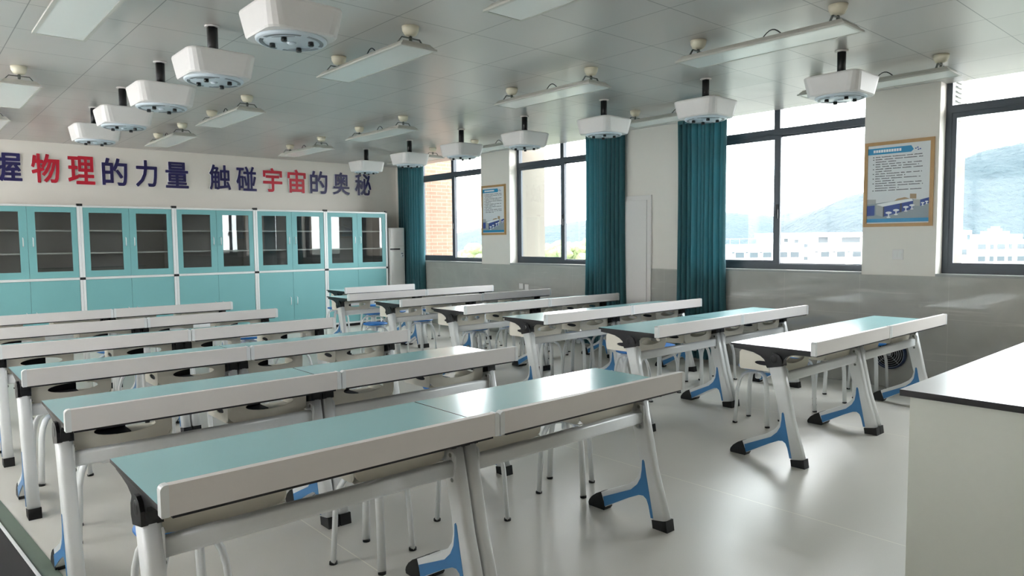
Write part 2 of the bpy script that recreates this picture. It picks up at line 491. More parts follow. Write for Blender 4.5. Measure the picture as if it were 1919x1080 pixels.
# ------------------------------------------------------------ windows
def window(n, y0, y1):
    xa, xb = XG, XG + 0.07
    z0, z1, zt0, zt1 = SILL + 0.02, ZC + 0.1, 2.63, 2.70
    ym = (y0 + y1) / 2
    f = MB()
    f.box(xa, xb, y0, y0 + 0.05, z0, z1); f.box(xa, xb, y1 - 0.05, y1, z0, z1)
    f.box(xa, xb, y0 + 0.05, y1 - 0.05, z0, z0 + 0.06); f.box(xa, xb, y0 + 0.05, y1 - 0.05, z1 - 0.06, z1)
    f.box(xa - 0.004, xb, y0 + 0.05, y1 - 0.05, zt0, zt1)
    f.box(xa, xb, ym - 0.035, ym + 0.035, zt1, z1 - 0.06)
    wdw = struct(f.build('window_%d' % n, 'frame_slate'))
    s = MB()                                               # inner sliding sash (far half)
    s.box(xa + 0.005, xa + 0.035, ym - 0.045, ym + 0.03, z0 + 0.05, zt0)
    s.box(xa + 0.005, xa + 0.035, y1 - 0.09, y1 - 0.04, z0 + 0.05, zt0)
    s.box(xa + 0.005, xa + 0.035, ym + 0.03, y1 - 0.09, z0 + 0.05, z0 + 0.10); s.box(xa + 0.005, xa + 0.035, ym + 0.03, y1 - 0.09, zt0 - 0.045, zt0)
    so = s.build('sash', 'frame_slate', wdw)
    MB().box(xa + 0.017, xa + 0.023, ym + 0.03, y1 - 0.09, z0 + 0.1, zt0 - 0.045).build('pane', 'sash_glass', so)
    s = MB()                                               # outer sash (near half)
    s.box(xa + 0.04, xa + 0.068, ym - 0.03, ym + 0.03, z0 + 0.055, zt0)
    s.box(xa + 0.04, xa + 0.068, y0 + 0.045, y0 + 0.075, z0 + 0.055, zt0)
    s.box(xa + 0.04, xa + 0.068, y0 + 0.075, ym - 0.03, z0 + 0.055, z0 + 0.07); s.box(xa + 0.04, xa + 0.068, y0 + 0.075, ym - 0.03, zt0 - 0.02, zt0)
    so2 = s.build('sash', 'frame_slate', wdw)
    MB().box(xa + 0.05, xa + 0.056, y0 + 0.07, ym - 0.025, z0 + 0.065, zt0 - 0.01).build('pane', 'window_glass', so2)
    for a, c in ((y0 + 0.05, ym - 0.035), (ym + 0.035, y1 - 0.05)):
        MB().box(xa + 0.03, xa + 0.036, a, c, zt1, z1 - 0.06).build('pane', 'window_glass', wdw)
    h = MB()
    h.box(xa - 0.012, xa + 0.006, ym - 0.028, ym - 0.004, 1.74, 1.86, bevel=0.004)
    h.box(xa - 0.03, xa - 0.01, ym - 0.036, ym - 0.02, 1.70, 1.80, bevel=0.003)
    h.build('handle', 'seal_dark', wdw)
    MB().box(XW - 0.006, XG + 0.03, y0 - 0.0, y1 + 0.0, SILL - 0.012, SILL + 0.02).build('window_sill', 'sill_grey', wdw)
for i, (a, c) in enumerate(WINS):
    window(i + 1, a, c)
for i, (a, c) in enumerate(LEFT_FILL_WINS):  # added left-wall windows, unseen; their blinds soften the fill light
    f = MB()
    for q in ((a, a + .05, 1.1, 2.7), (c - .05, c, 1.1, 2.7), (a + .05, c - .05, 1.1, 1.15), (a + .05, c - .05, 2.65, 2.7), ((a + c) / 2 - .03, (a + c) / 2 + .03, 1.15, 2.65)):
        f.box(XL - 0.12, XL - 0.06, *q)
    wo = struct(f.build('window_%d' % (len(WINS) + 1 + i), 'frame_slate'))
    MB().box(XL - 0.03, XL - 0.028, a - .0, c + .0, 1.1, 2.7).build('fill_light_blind', 'fill_blind_cloth', wo)
    for p, q in ((a + .05, (a + c) / 2 - .03), ((a + c) / 2 + .03, c - .05)):
        MB().box(XL - 0.093, XL - 0.087, p, q, 1.15, 2.65).build('pane', 'window_glass', wo)

# outside piers and the brick return by the far window
k = 2
for y0, y1, x1, mk in ((8.38, 8.75, 8.12, 'pier_paint'), (2.33, 2.70, 8.12, 'pier_paint'), (5.05, 5.4, 8.12, 'pier_paint'), (11.30, 11.62, 8.44, 'brick')):
    struct(MB().box(XW + 0.262, x1, y0, y1, -14, 6.5).build('trim_%d' % k, mk)); k += 1
lv = thing('louvre', (7.78, 2.325, 2.80), 'white slatted louvre high on the pier outside the nearest window', 'louvre')
q = MB(); q.box(-0.11, 0.11, -0.02, 0.0, -0.2, 0.2); q.build('louvre_frame', 'bld_white', lv)
q = MB()
for j in range(8): q.prism([(-0.045, -0.175 + j * .045), (-0.02, -0.16 + j * .045), (-0.02, -0.154 + j * .045), (-0.045, -0.169 + j * .045)], 'x', -0.1, 0.1)
q.build('louvre_slats', 'slat_dark', lv)

# ------------------------------------------------------------ sockets, switch
def plate_thing(name, y, z, w_, h_, x, label, cat, holes):
    t_ = thing(name, (x, y, z), label, cat)
    MB().box(-0.009, 0, -w_ / 2, w_ / 2, -h_ / 2, h_ / 2, bevel=0.003).build('cover_plate', 'white_panel', t_)
    q = MB()
    for (a, c, e, f) in holes: q.box(-0.0115, -0.008, a, c, e, f)
    q.build('rocker' if 'switch' in name else 'socket_insert', 'ac_white' if 'switch' in name else 'ac_white', t_)
plate_thing('wall_switch', 2.651, 1.31, 0.10, 0.10, XW, 'white square switch plate on the pillar under the larger notice', 'switch', [(-0.035, -0.002, -0.03, 0.03), (0.002, 0.035, -0.03, 0.03)])
plate_thing('wall_socket', 8.10, 0.775, 0.086, 0.086, XW - 0.012, 'left of the two white sockets on the grey tile under the second far window', 'socket', [(-0.02, 0.02, -0.012, 0.012)])
plate_thing('wall_socket', 7.97, 0.765, 0.086, 0.086, XW - 0.012, 'right of the two white sockets on the grey tile under the second far window', 'socket', [(-0.02, 0.02, -0.012, 0.012)])

# ------------------------------------------------------------ curtains
def curtain(y0, y1, seed, label, flare):
    t_ = thing('curtain', (XW - 0.08, (y0 + y1) / 2, 0.04), label, 'curtain', 'teal curtains on the window wall')
    rnd = random.Random(seed)
    W_ = y1 - y0; H_ = 2.85
    nu, nv = 150, 36
    folds = [rnd.uniform(0.55, 1.45) for _ in range(10)]
    cum = [0]
    for f in folds: cum.append(cum[-1] + f)
    amp = [rnd.uniform(0.5, 1.25) for _ in range(11)]
    def pt(u, v):
        uu = u * cum[-1]; i = 0
        while i < 9 and uu > cum[i + 1]: i += 1
        tt = (uu - cum[i]) / folds[i]
        ph = i + tt + 0.10 * math.sin(3 * v + i) * (1 - v) + 0.02 * math.sin(11 * v + 2 * i)
        a = 0.048 * (amp[i] * (1 - tt) + amp[i + 1] * tt) * (1.05 - 0.35 * v)
        x = a * math.sin(2 * PI * ph)
        fl = 1 + flare * (1 - v) ** 2 - 0.05 * math.sin(PI * v)
        y = (u - 0.5) * W_ * fl + 0.018 * math.cos(2 * PI * ph)
        return (x, y, v * H_)
    bm = bmesh.new()
    g = [[bm.verts.new(pt(i / nu, j / nv)) for i in range(nu + 1)] for j in range(nv + 1)]
    for j in range(nv):
        for i in range(nu):
            f = bm.faces.new((g[j][i], g[j][i + 1], g[j + 1][i + 1], g[j + 1][i])); f.smooth = True
    bmesh.ops.solidify(bm, geom=list(bm.faces), thickness=0.004)
    me = bpy.data.meshes.new('drape'); bm.to_mesh(me); bm.free(); me.materials.append(MATS['curtain_cloth'])
    o = bpy.data.objects.new('drape', me); COL.objects.link(o); o.parent = t_
    MB().box(-0.03, 0.03, -W_ / 2, W_ / 2, H_ - 0.03, H_ + 0.015).build('heading_tape', 'curtain_cloth', t_)
curtain(10.66, 11.44, 3, 'teal curtain bunched in the far corner beside the air conditioner', 0.02)
curtain(5.99, 6.65, 5, 'teal curtain hanging left of the narrow white door', 0.10)
curtain(4.49, 5.14, 8, 'teal curtain hanging right of the narrow white door', 0.06)

# ------------------------------------------------------------ desks
def make_desk():
    root = thing('lab_desk', (0, 0, 0), 'x', 'desk', 'two-seat teal lab desks in rows')
    MB().box(0.001, 1.199, 0.028, 0.59, 0.752, 0.765, 0, top=1, bevel=0.0).build('tabletop', ['black_edge', 'teal_top'], root)
    p = MB()
    p.plate(rrect(0.002, 1.198, 0.735, 0.822, (0.003, 0.003, 0.014, 0.014)), [], lambda u, v, t: (u, t, v), 0.0, 0.028)
    pan = p.build('front_panel', 'white_panel', root)
    for a, c in ((0.0005, 0.0225), (1.1775, 1.1995)):
        r_ = (0.003, 0.003, 0.001, 0.015) if a < 0.5 else (0.003, 0.003, 0.015, 0.001)
        MB().plate(rrect(a, c, 0.7335, 0.8235, r_), [], lambda u, v, t: (u, t, v), -0.0015, 0.0295).build('end_cap', 'white_metal', pan)
    MB().box(0.03, 1.17, 0.002, 0.03, 0.727, 0.7355).build('edge_strip', 'black_edge', pan)
    # stretcher beam, an oval tube with a flange at each leg
    bm_ = MB()
    prof = rrect(0.215, 0.255, 0.529, 0.595, 0.014, 4)
    bm_.loft([[(x, a, c) for a, c in prof] for x in (0.055, 1.145)])
    beam = bm_.build('stretcher_beam', 'alu', root)
    for x in (0.055, 1.139):
        q = MB()
        q.plate(rrect(0.205, 0.262, 0.50, 0.63, 0.02), [], lambda u, v, t: (t, u, v), x, x + 0.006)
        q.build('end_plate', 'white_metal', beam)
        q = MB()
        for zz in (0.515, 0.615): q.lathe([(0.009, -0.004), (0.009, 0.006), (0.005, 0.010)], (x + 0.003, 0.228 if zz < .55 else 0.238, zz), 10, axis='x')
        q.build('bolt', 'bracket_grey', beam)
    for lx, sgn in ((0.032, 1), (1.168, -1)):
        q = MB()
        q.prism([(.575, .752), (.035, .752), (.035, .727), (.10, .728), (.165, .722), (.195, .708), (.214, .685), (.22, .645), (.322, .625), (.335, .65), (.352, .675), (.38, .695), (.43, .714), (.50, .724), (.575, .73)], 'x', lx - 0.018, lx + 0.018)
        q.prism([(.322, .622), (.338, .65), (.336, .685), (.318, .712), (.29, .725), (.262, .725), (.236, .712), (.221, .688), (.217, .645)], 'x', lx - 0.031, lx + 0.031)
        br_ = q.build('support_bracket', 'black_plastic', root)
        for sx in (-1, 1):
            MB().lathe([(0.026, 0), (0.025, sx * 0.0012), (0.015, sx * 0.002)], (lx + sx * 0.0305, 0.277, 0.685), 14, axis='x').build('pivot_cap', 'black_plastic', br_)
        q = MB()                                     # leaning column, rounded section, then the rear branch
        rings = []
        for (yc, zc_, hw) in ((0.268, 0.640, 0.050), (0.228, 0.48, 0.046), (0.186, 0.30, 0.043), (0.105, 0.03, 0.042)):
            sec = rrect(-0.029, 0.029, -hw, hw, 0.018, 4)
            rings.append([(lx + a, yc + c, zc_ + c * -0.22) for a, c in sec])
        q.loft(rings)
        q.prism([(.255, .46), (.236, .36), (.228, .30), (.238, .255), (.264, .222), (.331, .176), (.497, .096), (.467, .02), (.30, .118), (.235, .150), (.205, .153), (.182, .138), (.168, .10), (.150, .04), (.10, .05), (.16, .33), (.21, .48)], 'x', lx - 0.027, lx + 0.027)
        leg = q.build('leg', 'white_metal', root)
        q = MB()
        inl = [(.207, .345), (.2145, .338), (.2165, .29), (.224, .245), (.246, .205), (.288, .166), (.480, .076), (.468, .024), (.30, .119), (.235, .151), (.207, .155), (.186, .142), (.173, .112), (.158, .05), (.143, .052), (.165, .16), (.186, .26), (.2, .335)]
        q.prism(inl, 'x', lx - 0.0305, lx - 0.0285); q.prism(inl, 'x', lx + 0.0285, lx + 0.0305)
        q.build('blue_inlay', 'blue_inlay', leg)
        MB().prism([(.146, 0), (.055, 0), (.063, .058), (.1525, .042)], 'x', lx - 0.0305, lx + 0.0305).build('foot_cap', 'black_rubber', leg)
        MB().prism([(.497, .0975), (.53, .082), (.565, .055), (.585, .03), (.590, .014), (.586, 0), (.475, 0), (.464, .016)], 'x', lx - 0.0285, lx + 0.0285).build('foot_cap', 'black_rubber', leg)
    # moulded book trays under the top
    for x0 in (0.055, 0.72):
        x1 = x0 + 0.41; cx = (x0 + x1) / 2
        q = MB()
        q.plate(rrect(x0, x1, 0.588, 0.745, (0.05, 0.05, 0, 0), 6), [ellipse(cx + 0.01, 0.657, 0.125, 0.026, 24)], lambda u, v, t: (u, t, v), 0.262, 0.266)
        slots = [rrect(cx - 0.15 + j * 0.042, cx - 0.13 + j * 0.042, 0.30, 0.42, 0.009, 3) for j in range(8)]
        q.plate(rrect(x0 + 0.004, x1 - 0.004, 0.267, 0.55, 0.0), slots, lambda u, v, t: (u, v, t), 0.588, 0.592)
        for sx, xa in ((1, x0), (-1, x1)):
            side = [(0.266, 0.745), (0.266, 0.612), (0.275, 0.596), (0.29, 0.588), (0.545, 0.586), (0.555, 0.60), (0.555, 0.70), (0.51, 0.745)]
            q.plate(side, [ellipse(0.380, 0.640, 0.062, 0.015, 16)], lambda u, v, t: (t, u, v), xa, xa + sx * 0.004)
        tray = q.build('book_tray', 'cream_plastic', root)
        q = MB()  # dark plates added so the oval openings look black inside
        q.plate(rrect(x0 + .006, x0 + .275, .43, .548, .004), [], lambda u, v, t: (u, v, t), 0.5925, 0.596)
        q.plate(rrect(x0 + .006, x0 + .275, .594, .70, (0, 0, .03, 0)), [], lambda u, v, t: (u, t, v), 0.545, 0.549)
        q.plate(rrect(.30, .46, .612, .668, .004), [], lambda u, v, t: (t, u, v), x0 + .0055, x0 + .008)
        q.build('tray_dark_plates', 'tray_dark_plates', tray)
    return root

DESK = make_desk()
LX = [2.909, 2.880, 2.879, 2.889, 2.881, 2.867]
RX = [4.300, 4.296, 4.297, 4.330, 4.331, 4.316]
YR = [2.02 + 1.205 * i for i in range(7)]
first = [True]
def place_desk(x, y, label):
    if first[0]:
        o = DESK; first[0] = False
    else:
        o = copy_tree(DESK)
    o.location = (x, y, 0)
    o['label'] = label
rowname = ['nearest row', 'second row from the camera', 'third row from the camera', 'fourth row from the camera', 'fifth row from the camera', 'sixth row from the camera', 'rear row']
for i in range(6):
    for j, side in ((0, 'left'), (1, 'right')):
        place_desk(LX[i] - 2.4 + 1.204 * j, YR[i], 'teal-topped lab desk, %s in left block, %s' % (side, rowname[i]))
        place_desk(RX[i] + 1.204 * j, YR[i], 'teal-topped lab desk, %s in right block, %s' % (side, rowname[i]))
place_desk(4.92, YR[6], 'single teal-topped lab desk behind the right block, nearest the cabinets')

# ------------------------------------------------------------ stools
def make_stool():
    root = thing('stool', (0, 0, 0), 'x', 'stool', 'round blue stools under the lab desks')
    MB().lathe([(0.02, 0.440), (0.135, 0.443), (0.149, 0.448), (0.153, 0.456), (0.149, 0.464), (0.135, 0.468), (0.04, 0.467), (0.0005, 0.467)], (0, 0, 0), 32).build('seat', 'blue_seat', root)
    MB().lathe([(0.018, 0.355), (0.024, 0.36), (0.024, 0.42), (0.05, 0.433), (0.05, 0.4395)], (0, 0, 0), 16).build('hub', 'white_metal', root)
    for k in range(4):
        a = PI / 4 + k * PI / 2
        ca, sa = math.cos(a), math.sin(a)
        path = [(0.020, 0.408), (0.055, 0.412), (0.095, 0.408), (0.126, 0.390), (0.150, 0.352), (0.166, 0.29), (0.172, 0.23), (0.186, 0.008)]
        q = MB()
        q.tube([(r * ca, r * sa, z) for r, z in path], 0.019, 10, flat=0.0125, upv=(ca * 0.6, sa * 0.6, 0.35))
        leg = q.build('leg', 'white_metal', root)
        MB().lathe([(0.019, 0), (0.019, 0.011), (0.013, 0.013)], (0.1865 * ca, 0.1865 * sa, 0), 10).build('foot_cap', 'black_rubber', leg)
    return root
STOOL = make_stool()
stools = []
L1 = [(0.235, 0.69, 0.1), (1.12, 0.83, 0.45), (1.727, 0.854, 0.05), (2.446, 0.864, 0.55)]
R1 = [(0.875, 0.872, 0.12), (1.577, 0.883, 0.45), (2.14, 0.82, 0.1), (2.78, 0.78, 0.0)]
rnd = random.Random(11)
for i in range(6):
    for blk, xs in (('left', LX[i] - 2.4), ('right', RX[i])):
        if i == 0: pat = L1 if blk == 'left' else R1
        else: pat = [(bx + rnd.uniform(-.05, .05), 0.83 + rnd.uniform(-.05, .06), rnd.uniform(0, 1.5)) for bx in ((0.30, 1.08, 1.70, 2.38) if blk == 'left' else (0.82, 1.26, 1.72, 2.2))]
        if i == 4 and blk == 'right': pat[0] = (0.19, 0.90, 0.4); pat[1] = (0.85, 0.85, 0.2)
        names = ['leftmost', 'second from the left', 'third from the left', 'rightmost'] if len(pat) == 4 else ['leftmost', 'middle', 'rightmost']
        for (x, y, a), nm in zip(pat, names):
            stools.append((xs + x, YR[i] + y, a, 'round blue stool, %s, %s block, %s' % (nm, blk, rowname[i])))
for x, nm in ((0.3, 'left'), (0.9, 'right')):
    stools.append((4.92 + x, YR[6] + 0.84, rnd.uniform(0, 1.5), 'round blue stool on the %s side behind the single rear desk' % nm))
for i, (x, y, a, lb) in enumerate(stools):
    o = STOOL if i == 0 else copy_tree(STOOL)
    o.location = (x, y, 0); o.rotation_euler = (0, 0, a); o['label'] = lb

# ------------------------------------------------------------ ceiling lights
def make_light():
    root = thing('ceiling_light', (0, 0, ZC), 'x', 'ceiling light', 'hanging rectangular ceiling lights')
    z0 = -0.162
    q = MB()
    q.plate(rrect(-0.142, 0.142, -0.605, 0.605, 0.004, 2), [rrect(-0.122, 0.122, -0.585, 0.585, 0.004, 2)], lambda u, v, t: (u, v, t), z0, z0 + 0.012)
    q.loft([[(-0.135, -0.598, z0 + .012), (0.135, -0.598, z0 + .012), (0.135, 0.598, z0 + .012), (-0.135, 0.598, z0 + .012)], [(-0.105, -0.57, z0 + .045), (0.105, -0.57, z0 + .045), (0.105, 0.57, z0 + .045), (-0.105, 0.57, z0 + .045)]], 0, False)
    q.build('housing', 'lamp_back', root)
    MB().box(-0.121, 0.121, -0.584, 0.584, z0 + 0.002, z0 + 0.008).build('diffuser', 'diffuser', root)
    for y in (-0.50, 0.50):
        MB().lathe([(0.016, -0.062), (0.04, -0.056), (0.054, -0.03), (0.058, -0.001)], (0, y, 0), 20).build('ceiling_canopy', 'ivory_plastic', root)
        rd = MB().tube([(0, y, -0.06), (0, y, z0 + .078)], 0.005, 8, upv=(1, 0, 0)).build('hanging_rod', 'bracket_grey', root)
        q = MB()
        q.tube([(-0.105, y, z0 + .03), (-0.098, y, z0 + .05), (-0.07, y, z0 + .085), (0.07, y, z0 + .085), (0.098, y, z0 + .05), (0.105, y, z0 + .03)], 0.004, 8, flat=0.009, upv=(0, 1, 0))
        q.lathe([(0.009, z0 + .062), (0.011, z0 + .072), (0.011, z0 + .096)], (0, y, 0), 10)
        q.build('hanging_bracket', 'bracket_grey', root)
    q = MB()
    q.tube([(-0.07, -0.18 + 0.15 * s, z0 + .04 + 0.05 * math.sin(PI * s)) for s in [k / 8 for k in range(9)]], 0.004, 6, upv=(1, 0, 0))
    q.build('supply_cable', 'black_plastic', root)
    return root
LIGHT = make_light()
cols = [(0.84, 'leftmost'), (2.67, 'second left'), (4.45, 'third left'), (6.28, 'window-side')]
rows_ = [(2.49, 'nearest the front'), (4.53, 'second from the front'), (7.40, 'third from the front'), (9.43, 'nearest the back wall')]
n = 0
for x, cn in cols:
    for y, rn in rows_:
        if x < 1 and y < 3: continue
        o = LIGHT if n == 0 else copy_tree(LIGHT)
        n += 1
        o.location = (x, y, ZC)
        o['label'] = 'unlit white rectangular light, %s line, %s' % (cn, rn)

# ------------------------------------------------------------ hanging service boxes
def make_box():
    root = thing('hanging_service_box', (0, 0, ZC), 'x', 'ceiling power box', 'white service boxes hanging over the desks')
    zt, zb = -0.203, -0.350
    def ring(h, z, r):
        return [(a, c, z) for a, c in rrect(-h, h, -h, h, r, 4)]
    q = MB()
    q.loft([ring(0.20, zt + 0.006, 0.06), ring(0.213, zt, 0.065), ring(0.215, zt - 0.01, 0.065), ring(0.195, zb + 0.010, 0.075), ring(0.189, zb, 0.075)], 0, False)
    q.build('housing', 'box_white', root)
    pl = MB().lathe([(0.184, zb + 0.004), (0.184, zb - 0.009), (0.176, zb - 0.016), (0.0005, zb - 0.016)], (0, 0, 0), 36).build('bottom_plate', 'box_plate', root)
    q = MB()
    for k in range(4):
        a0 = k * PI / 2 + 0.12; a1 = (k + 1) * PI / 2 - 0.12
        arc = [a0 + (a1 - a0) * j / 8 for j in range(9)]
        poly = [(0.165 * math.cos(a), 0.165 * math.sin(a)) for a in arc] + [(0.145 * math.cos(a), 0.145 * math.sin(a)) for a in reversed(arc)]
        q.prism(poly, 'z', zb - 0.0175, zb - 0.015)
    for k in (0, 2):
        a0 = PI / 4 + k * PI / 2 - 0.5; arc = [a0 + 1.0 * j / 6 for j in range(7)]
        q.prism([(0.130 * math.cos(a), 0.130 * math.sin(a)) for a in arc], 'z', zb - 0.0178, zb - 0.015)
    q.build('slot_ring', 'slot_grey', pl)
    MB().lathe([(0.0005, zb - 0.028), (0.018, zb - 0.026), (0.026, zb - 0.015)], (0, 0, 0), 14).build('centre_boss', 'box_plate', pl)
    for k in range(4):
        a = k * PI / 2 + PI / 4
        MB().lathe([(0.013, zb - 0.038), (0.016, zb - 0.034), (0.014, zb - 0.014)], (0.105 * math.cos(a), 0.105 * math.sin(a), 0), 12).build('knob', 'black_plastic', pl)
    q = MB(); q.tube([(0, 0, -0.004), (0, 0, zt)], 0.034, 6, upv=(1, 0, 0)); q.build('drop_pole', 'black_plastic', root)
    MB().lathe([(0.042, -0.012), (0.048, -0.008), (0.048, -0.0005)], (0, 0, 0), 20).build('ceiling_flange', 'white_panel', root)
    MB().lathe([(0.055, zt - 0.004), (0.055, zt + 0.006)], (0, 0, 0), 20).build('mounting_plate', 'black_plastic', root)
    return root
BOX = make_box()
n = 0
for x, side, ks in ((1.658, 'left', range(1, 6)), (5.54, 'right', range(7))):
    for j, k in enumerate(ks):
        o = BOX if n == 0 else copy_tree(BOX)
        n += 1
        o.location = (x, 2.442 + 1.2 * k, ZC)
        o['label'] = 'white hanging service box, %s from the front, %s line' % (ORD[j], side)

# ------------------------------------------------------------ cabinets along the back wall
def make_cabinet(W_):
    root = thing('glazed_cabinet', (0, 0, 0), 'x', 'cabinet', 'teal glazed cabinets along the back wall')
    Y0, Y1 = 0.0, 0.49
    H, M_ = 2.016, 1.016
    q = MB()
    q.box(0.012, 0.03, 0.02, Y1, 0.08, H - 0.01); q.box(W_ - 0.03, W_ - 0.012, 0.02, Y1, 0.08, H - 0.01)
    q.box(0.03, W_ - 0.03, Y1 - 0.015, Y1, 0.08, H - 0.01); q.box(0.03, W_ - 0.03, 0.02, Y1 - 0.015, H - 0.03, H - 0.012)
    q.box(0.03, W_ - 0.03, 0.03, Y1 - 0.015, M_ - 0.012, M_ + 0.012); q.box(0.03, W_ - 0.03, 0.03, Y1 - 0.015, 0.08, 0.10)
    q.box(0.02, W_ - 0.02, 0.05, Y1, 0.0, 0.08, 1)
    q.build('carcass', ['cab_inside', 'black_plastic'], root)
    for x0 in (0.0, W_ - 0.033):
        po = MB().box(x0, x0 + 0.033, -0.006, 0.03, 0.0, H, bevel=0.005).build('corner_post', 'alu', root)
        for z in (H - 0.006, M_ - 0.018): MB().box(x0 - 0.0006, x0 + 0.0336, -0.008, 0.032, z, z + 0.034).build('post_connector', 'black_plastic', po)
    q = MB(); q.box(0.033, W_ - 0.033, -0.004, 0.03, H - 0.022, H + 0.004, bevel=0.003); q.build('top_rail', 'alu', root)
    q = MB(); q.box(0.033, W_ - 0.033, -0.004, 0.03, M_ - 0.016, M_ + 0.016, bevel=0.003); q.build('middle_rail', 'alu', root)
    q = MB(); q.box(0.033, W_ - 0.033, -0.004, 0.03, 0.05, 0.08, bevel=0.003); q.build('bottom_rail', 'alu', root)
    for z in (1.365, 1.675):
        MB().box(0.032, W_ - 0.032, 0.05, Y1 - 0.016, z - 0.009, z + 0.009).build('shelf', 'shelf', root)
    mid = W_ / 2
    for a, c, gl, gr, hx in ((0.036, mid - 0.0015, 0.105, 0.515, mid - 0.055), (mid + 0.0015, W_ - 0.036, W_ - 0.515, W_ - 0.105, mid + 0.055)):
        q = MB()
        q.plate([(a, M_ + 0.018), (c, M_ + 0.018), (c, H - 0.024), (a, H - 0.024)], [[(gl, 1.122), (gr, 1.122), (gr, 1.922), (gl, 1.922)]], lambda u, v, t: (u, t, v), 0.0, 0.02)
        d_ = q.build('upper_door', 'teal_cab', root)
        MB().box(gl - 0.004, gr + 0.004, 0.009, 0.013, 1.118, 1.926).build('glass_pane', 'cabinet_glass', d_)
        q = MB(); q.tube([(hx, 0, 1.462), (hx, -0.026, 1.468), (hx, -0.026, 1.572), (hx, 0, 1.578)], 0.006, 8, upv=(1, 0, 0)); q.build('pull_handle', 'alu', d_)
        d_ = MB().box(a, c, 0.0, 0.02, 0.083, M_ - 0.018, bevel=0.002).build('lower_door', 'teal_cab', root)
        q = MB(); q.tube([(hx, 0, 0.455), (hx, -0.026, 0.461), (hx, -0.026, 0.575), (hx, 0, 0.581)], 0.006, 8, upv=(1, 0, 0)); q.build('pull_handle', 'alu', d_)
    return root
CW = 1.2115
CAB = make_cabinet(CW)
cn = ['leftmost teal glazed cabinet on the back wall, cut by the picture edge', 'second teal glazed cabinet from the left on the back wall', 'middle one of the five teal glazed cabinets on the back wall', 'fourth teal glazed cabinet from the left on the back wall', 'rightmost teal glazed cabinet, beside the white air conditioner']
for i in range(5):
    o = CAB if i == 0 else copy_tree(CAB)
    o.location = (1.9638 + 1.2135 * (i - 1) + 0.001, YW - 0.5, 0)
    o['label'] = cn[i]

# ------------------------------------------------------------ floor-standing air conditioner
ac = thing('air_conditioner', (6.985, 11.30, 0), 'white floor-standing air conditioner between the cabinets and the corner curtain', 'air conditioner')
MB().box(-0.13, 0.185, -0.15, 0.20, 0.0, 1.742, bevel=0.012, seg=3).build('housing', 'ac_white', ac)
q = MB(); q.box(-0.12, 0.15, -0.162, -0.148, 1.40, 1.725, bevel=0.006)
for j in range(6): q.box(-0.10, 0.125, -0.1655, -0.160, 1.44 + j * .045, 1.446 + j * .045)
q.build('outlet_louvre', 'white_panel', ac)
MB().box(-0.128, 0.08, -0.158, -0.148, 1.335, 1.362).build('display_strip', 'black_plastic', ac)
q = MB(); q.box(-0.12, 0.15, -0.158, -0.149, 0.12, 1.31, bevel=0.004); q.build('front_cover', 'ac_white', ac)
lb = MB().box(0.09, 0.152, -0.1605, -0.157, 1.19, 1.29).build('energy_label', 'print_white', ac)
q = MB(); q.box(0.10, 0.142, -0.162, -0.160, 1.255, 1.278); q.box(0.10, 0.142, -0.162, -0.160, 1.20, 1.206); q.box(0.12, 0.142, -0.162, -0.160, 1.215, 1.24)
q.build('label_print', 'slot_grey', lb)

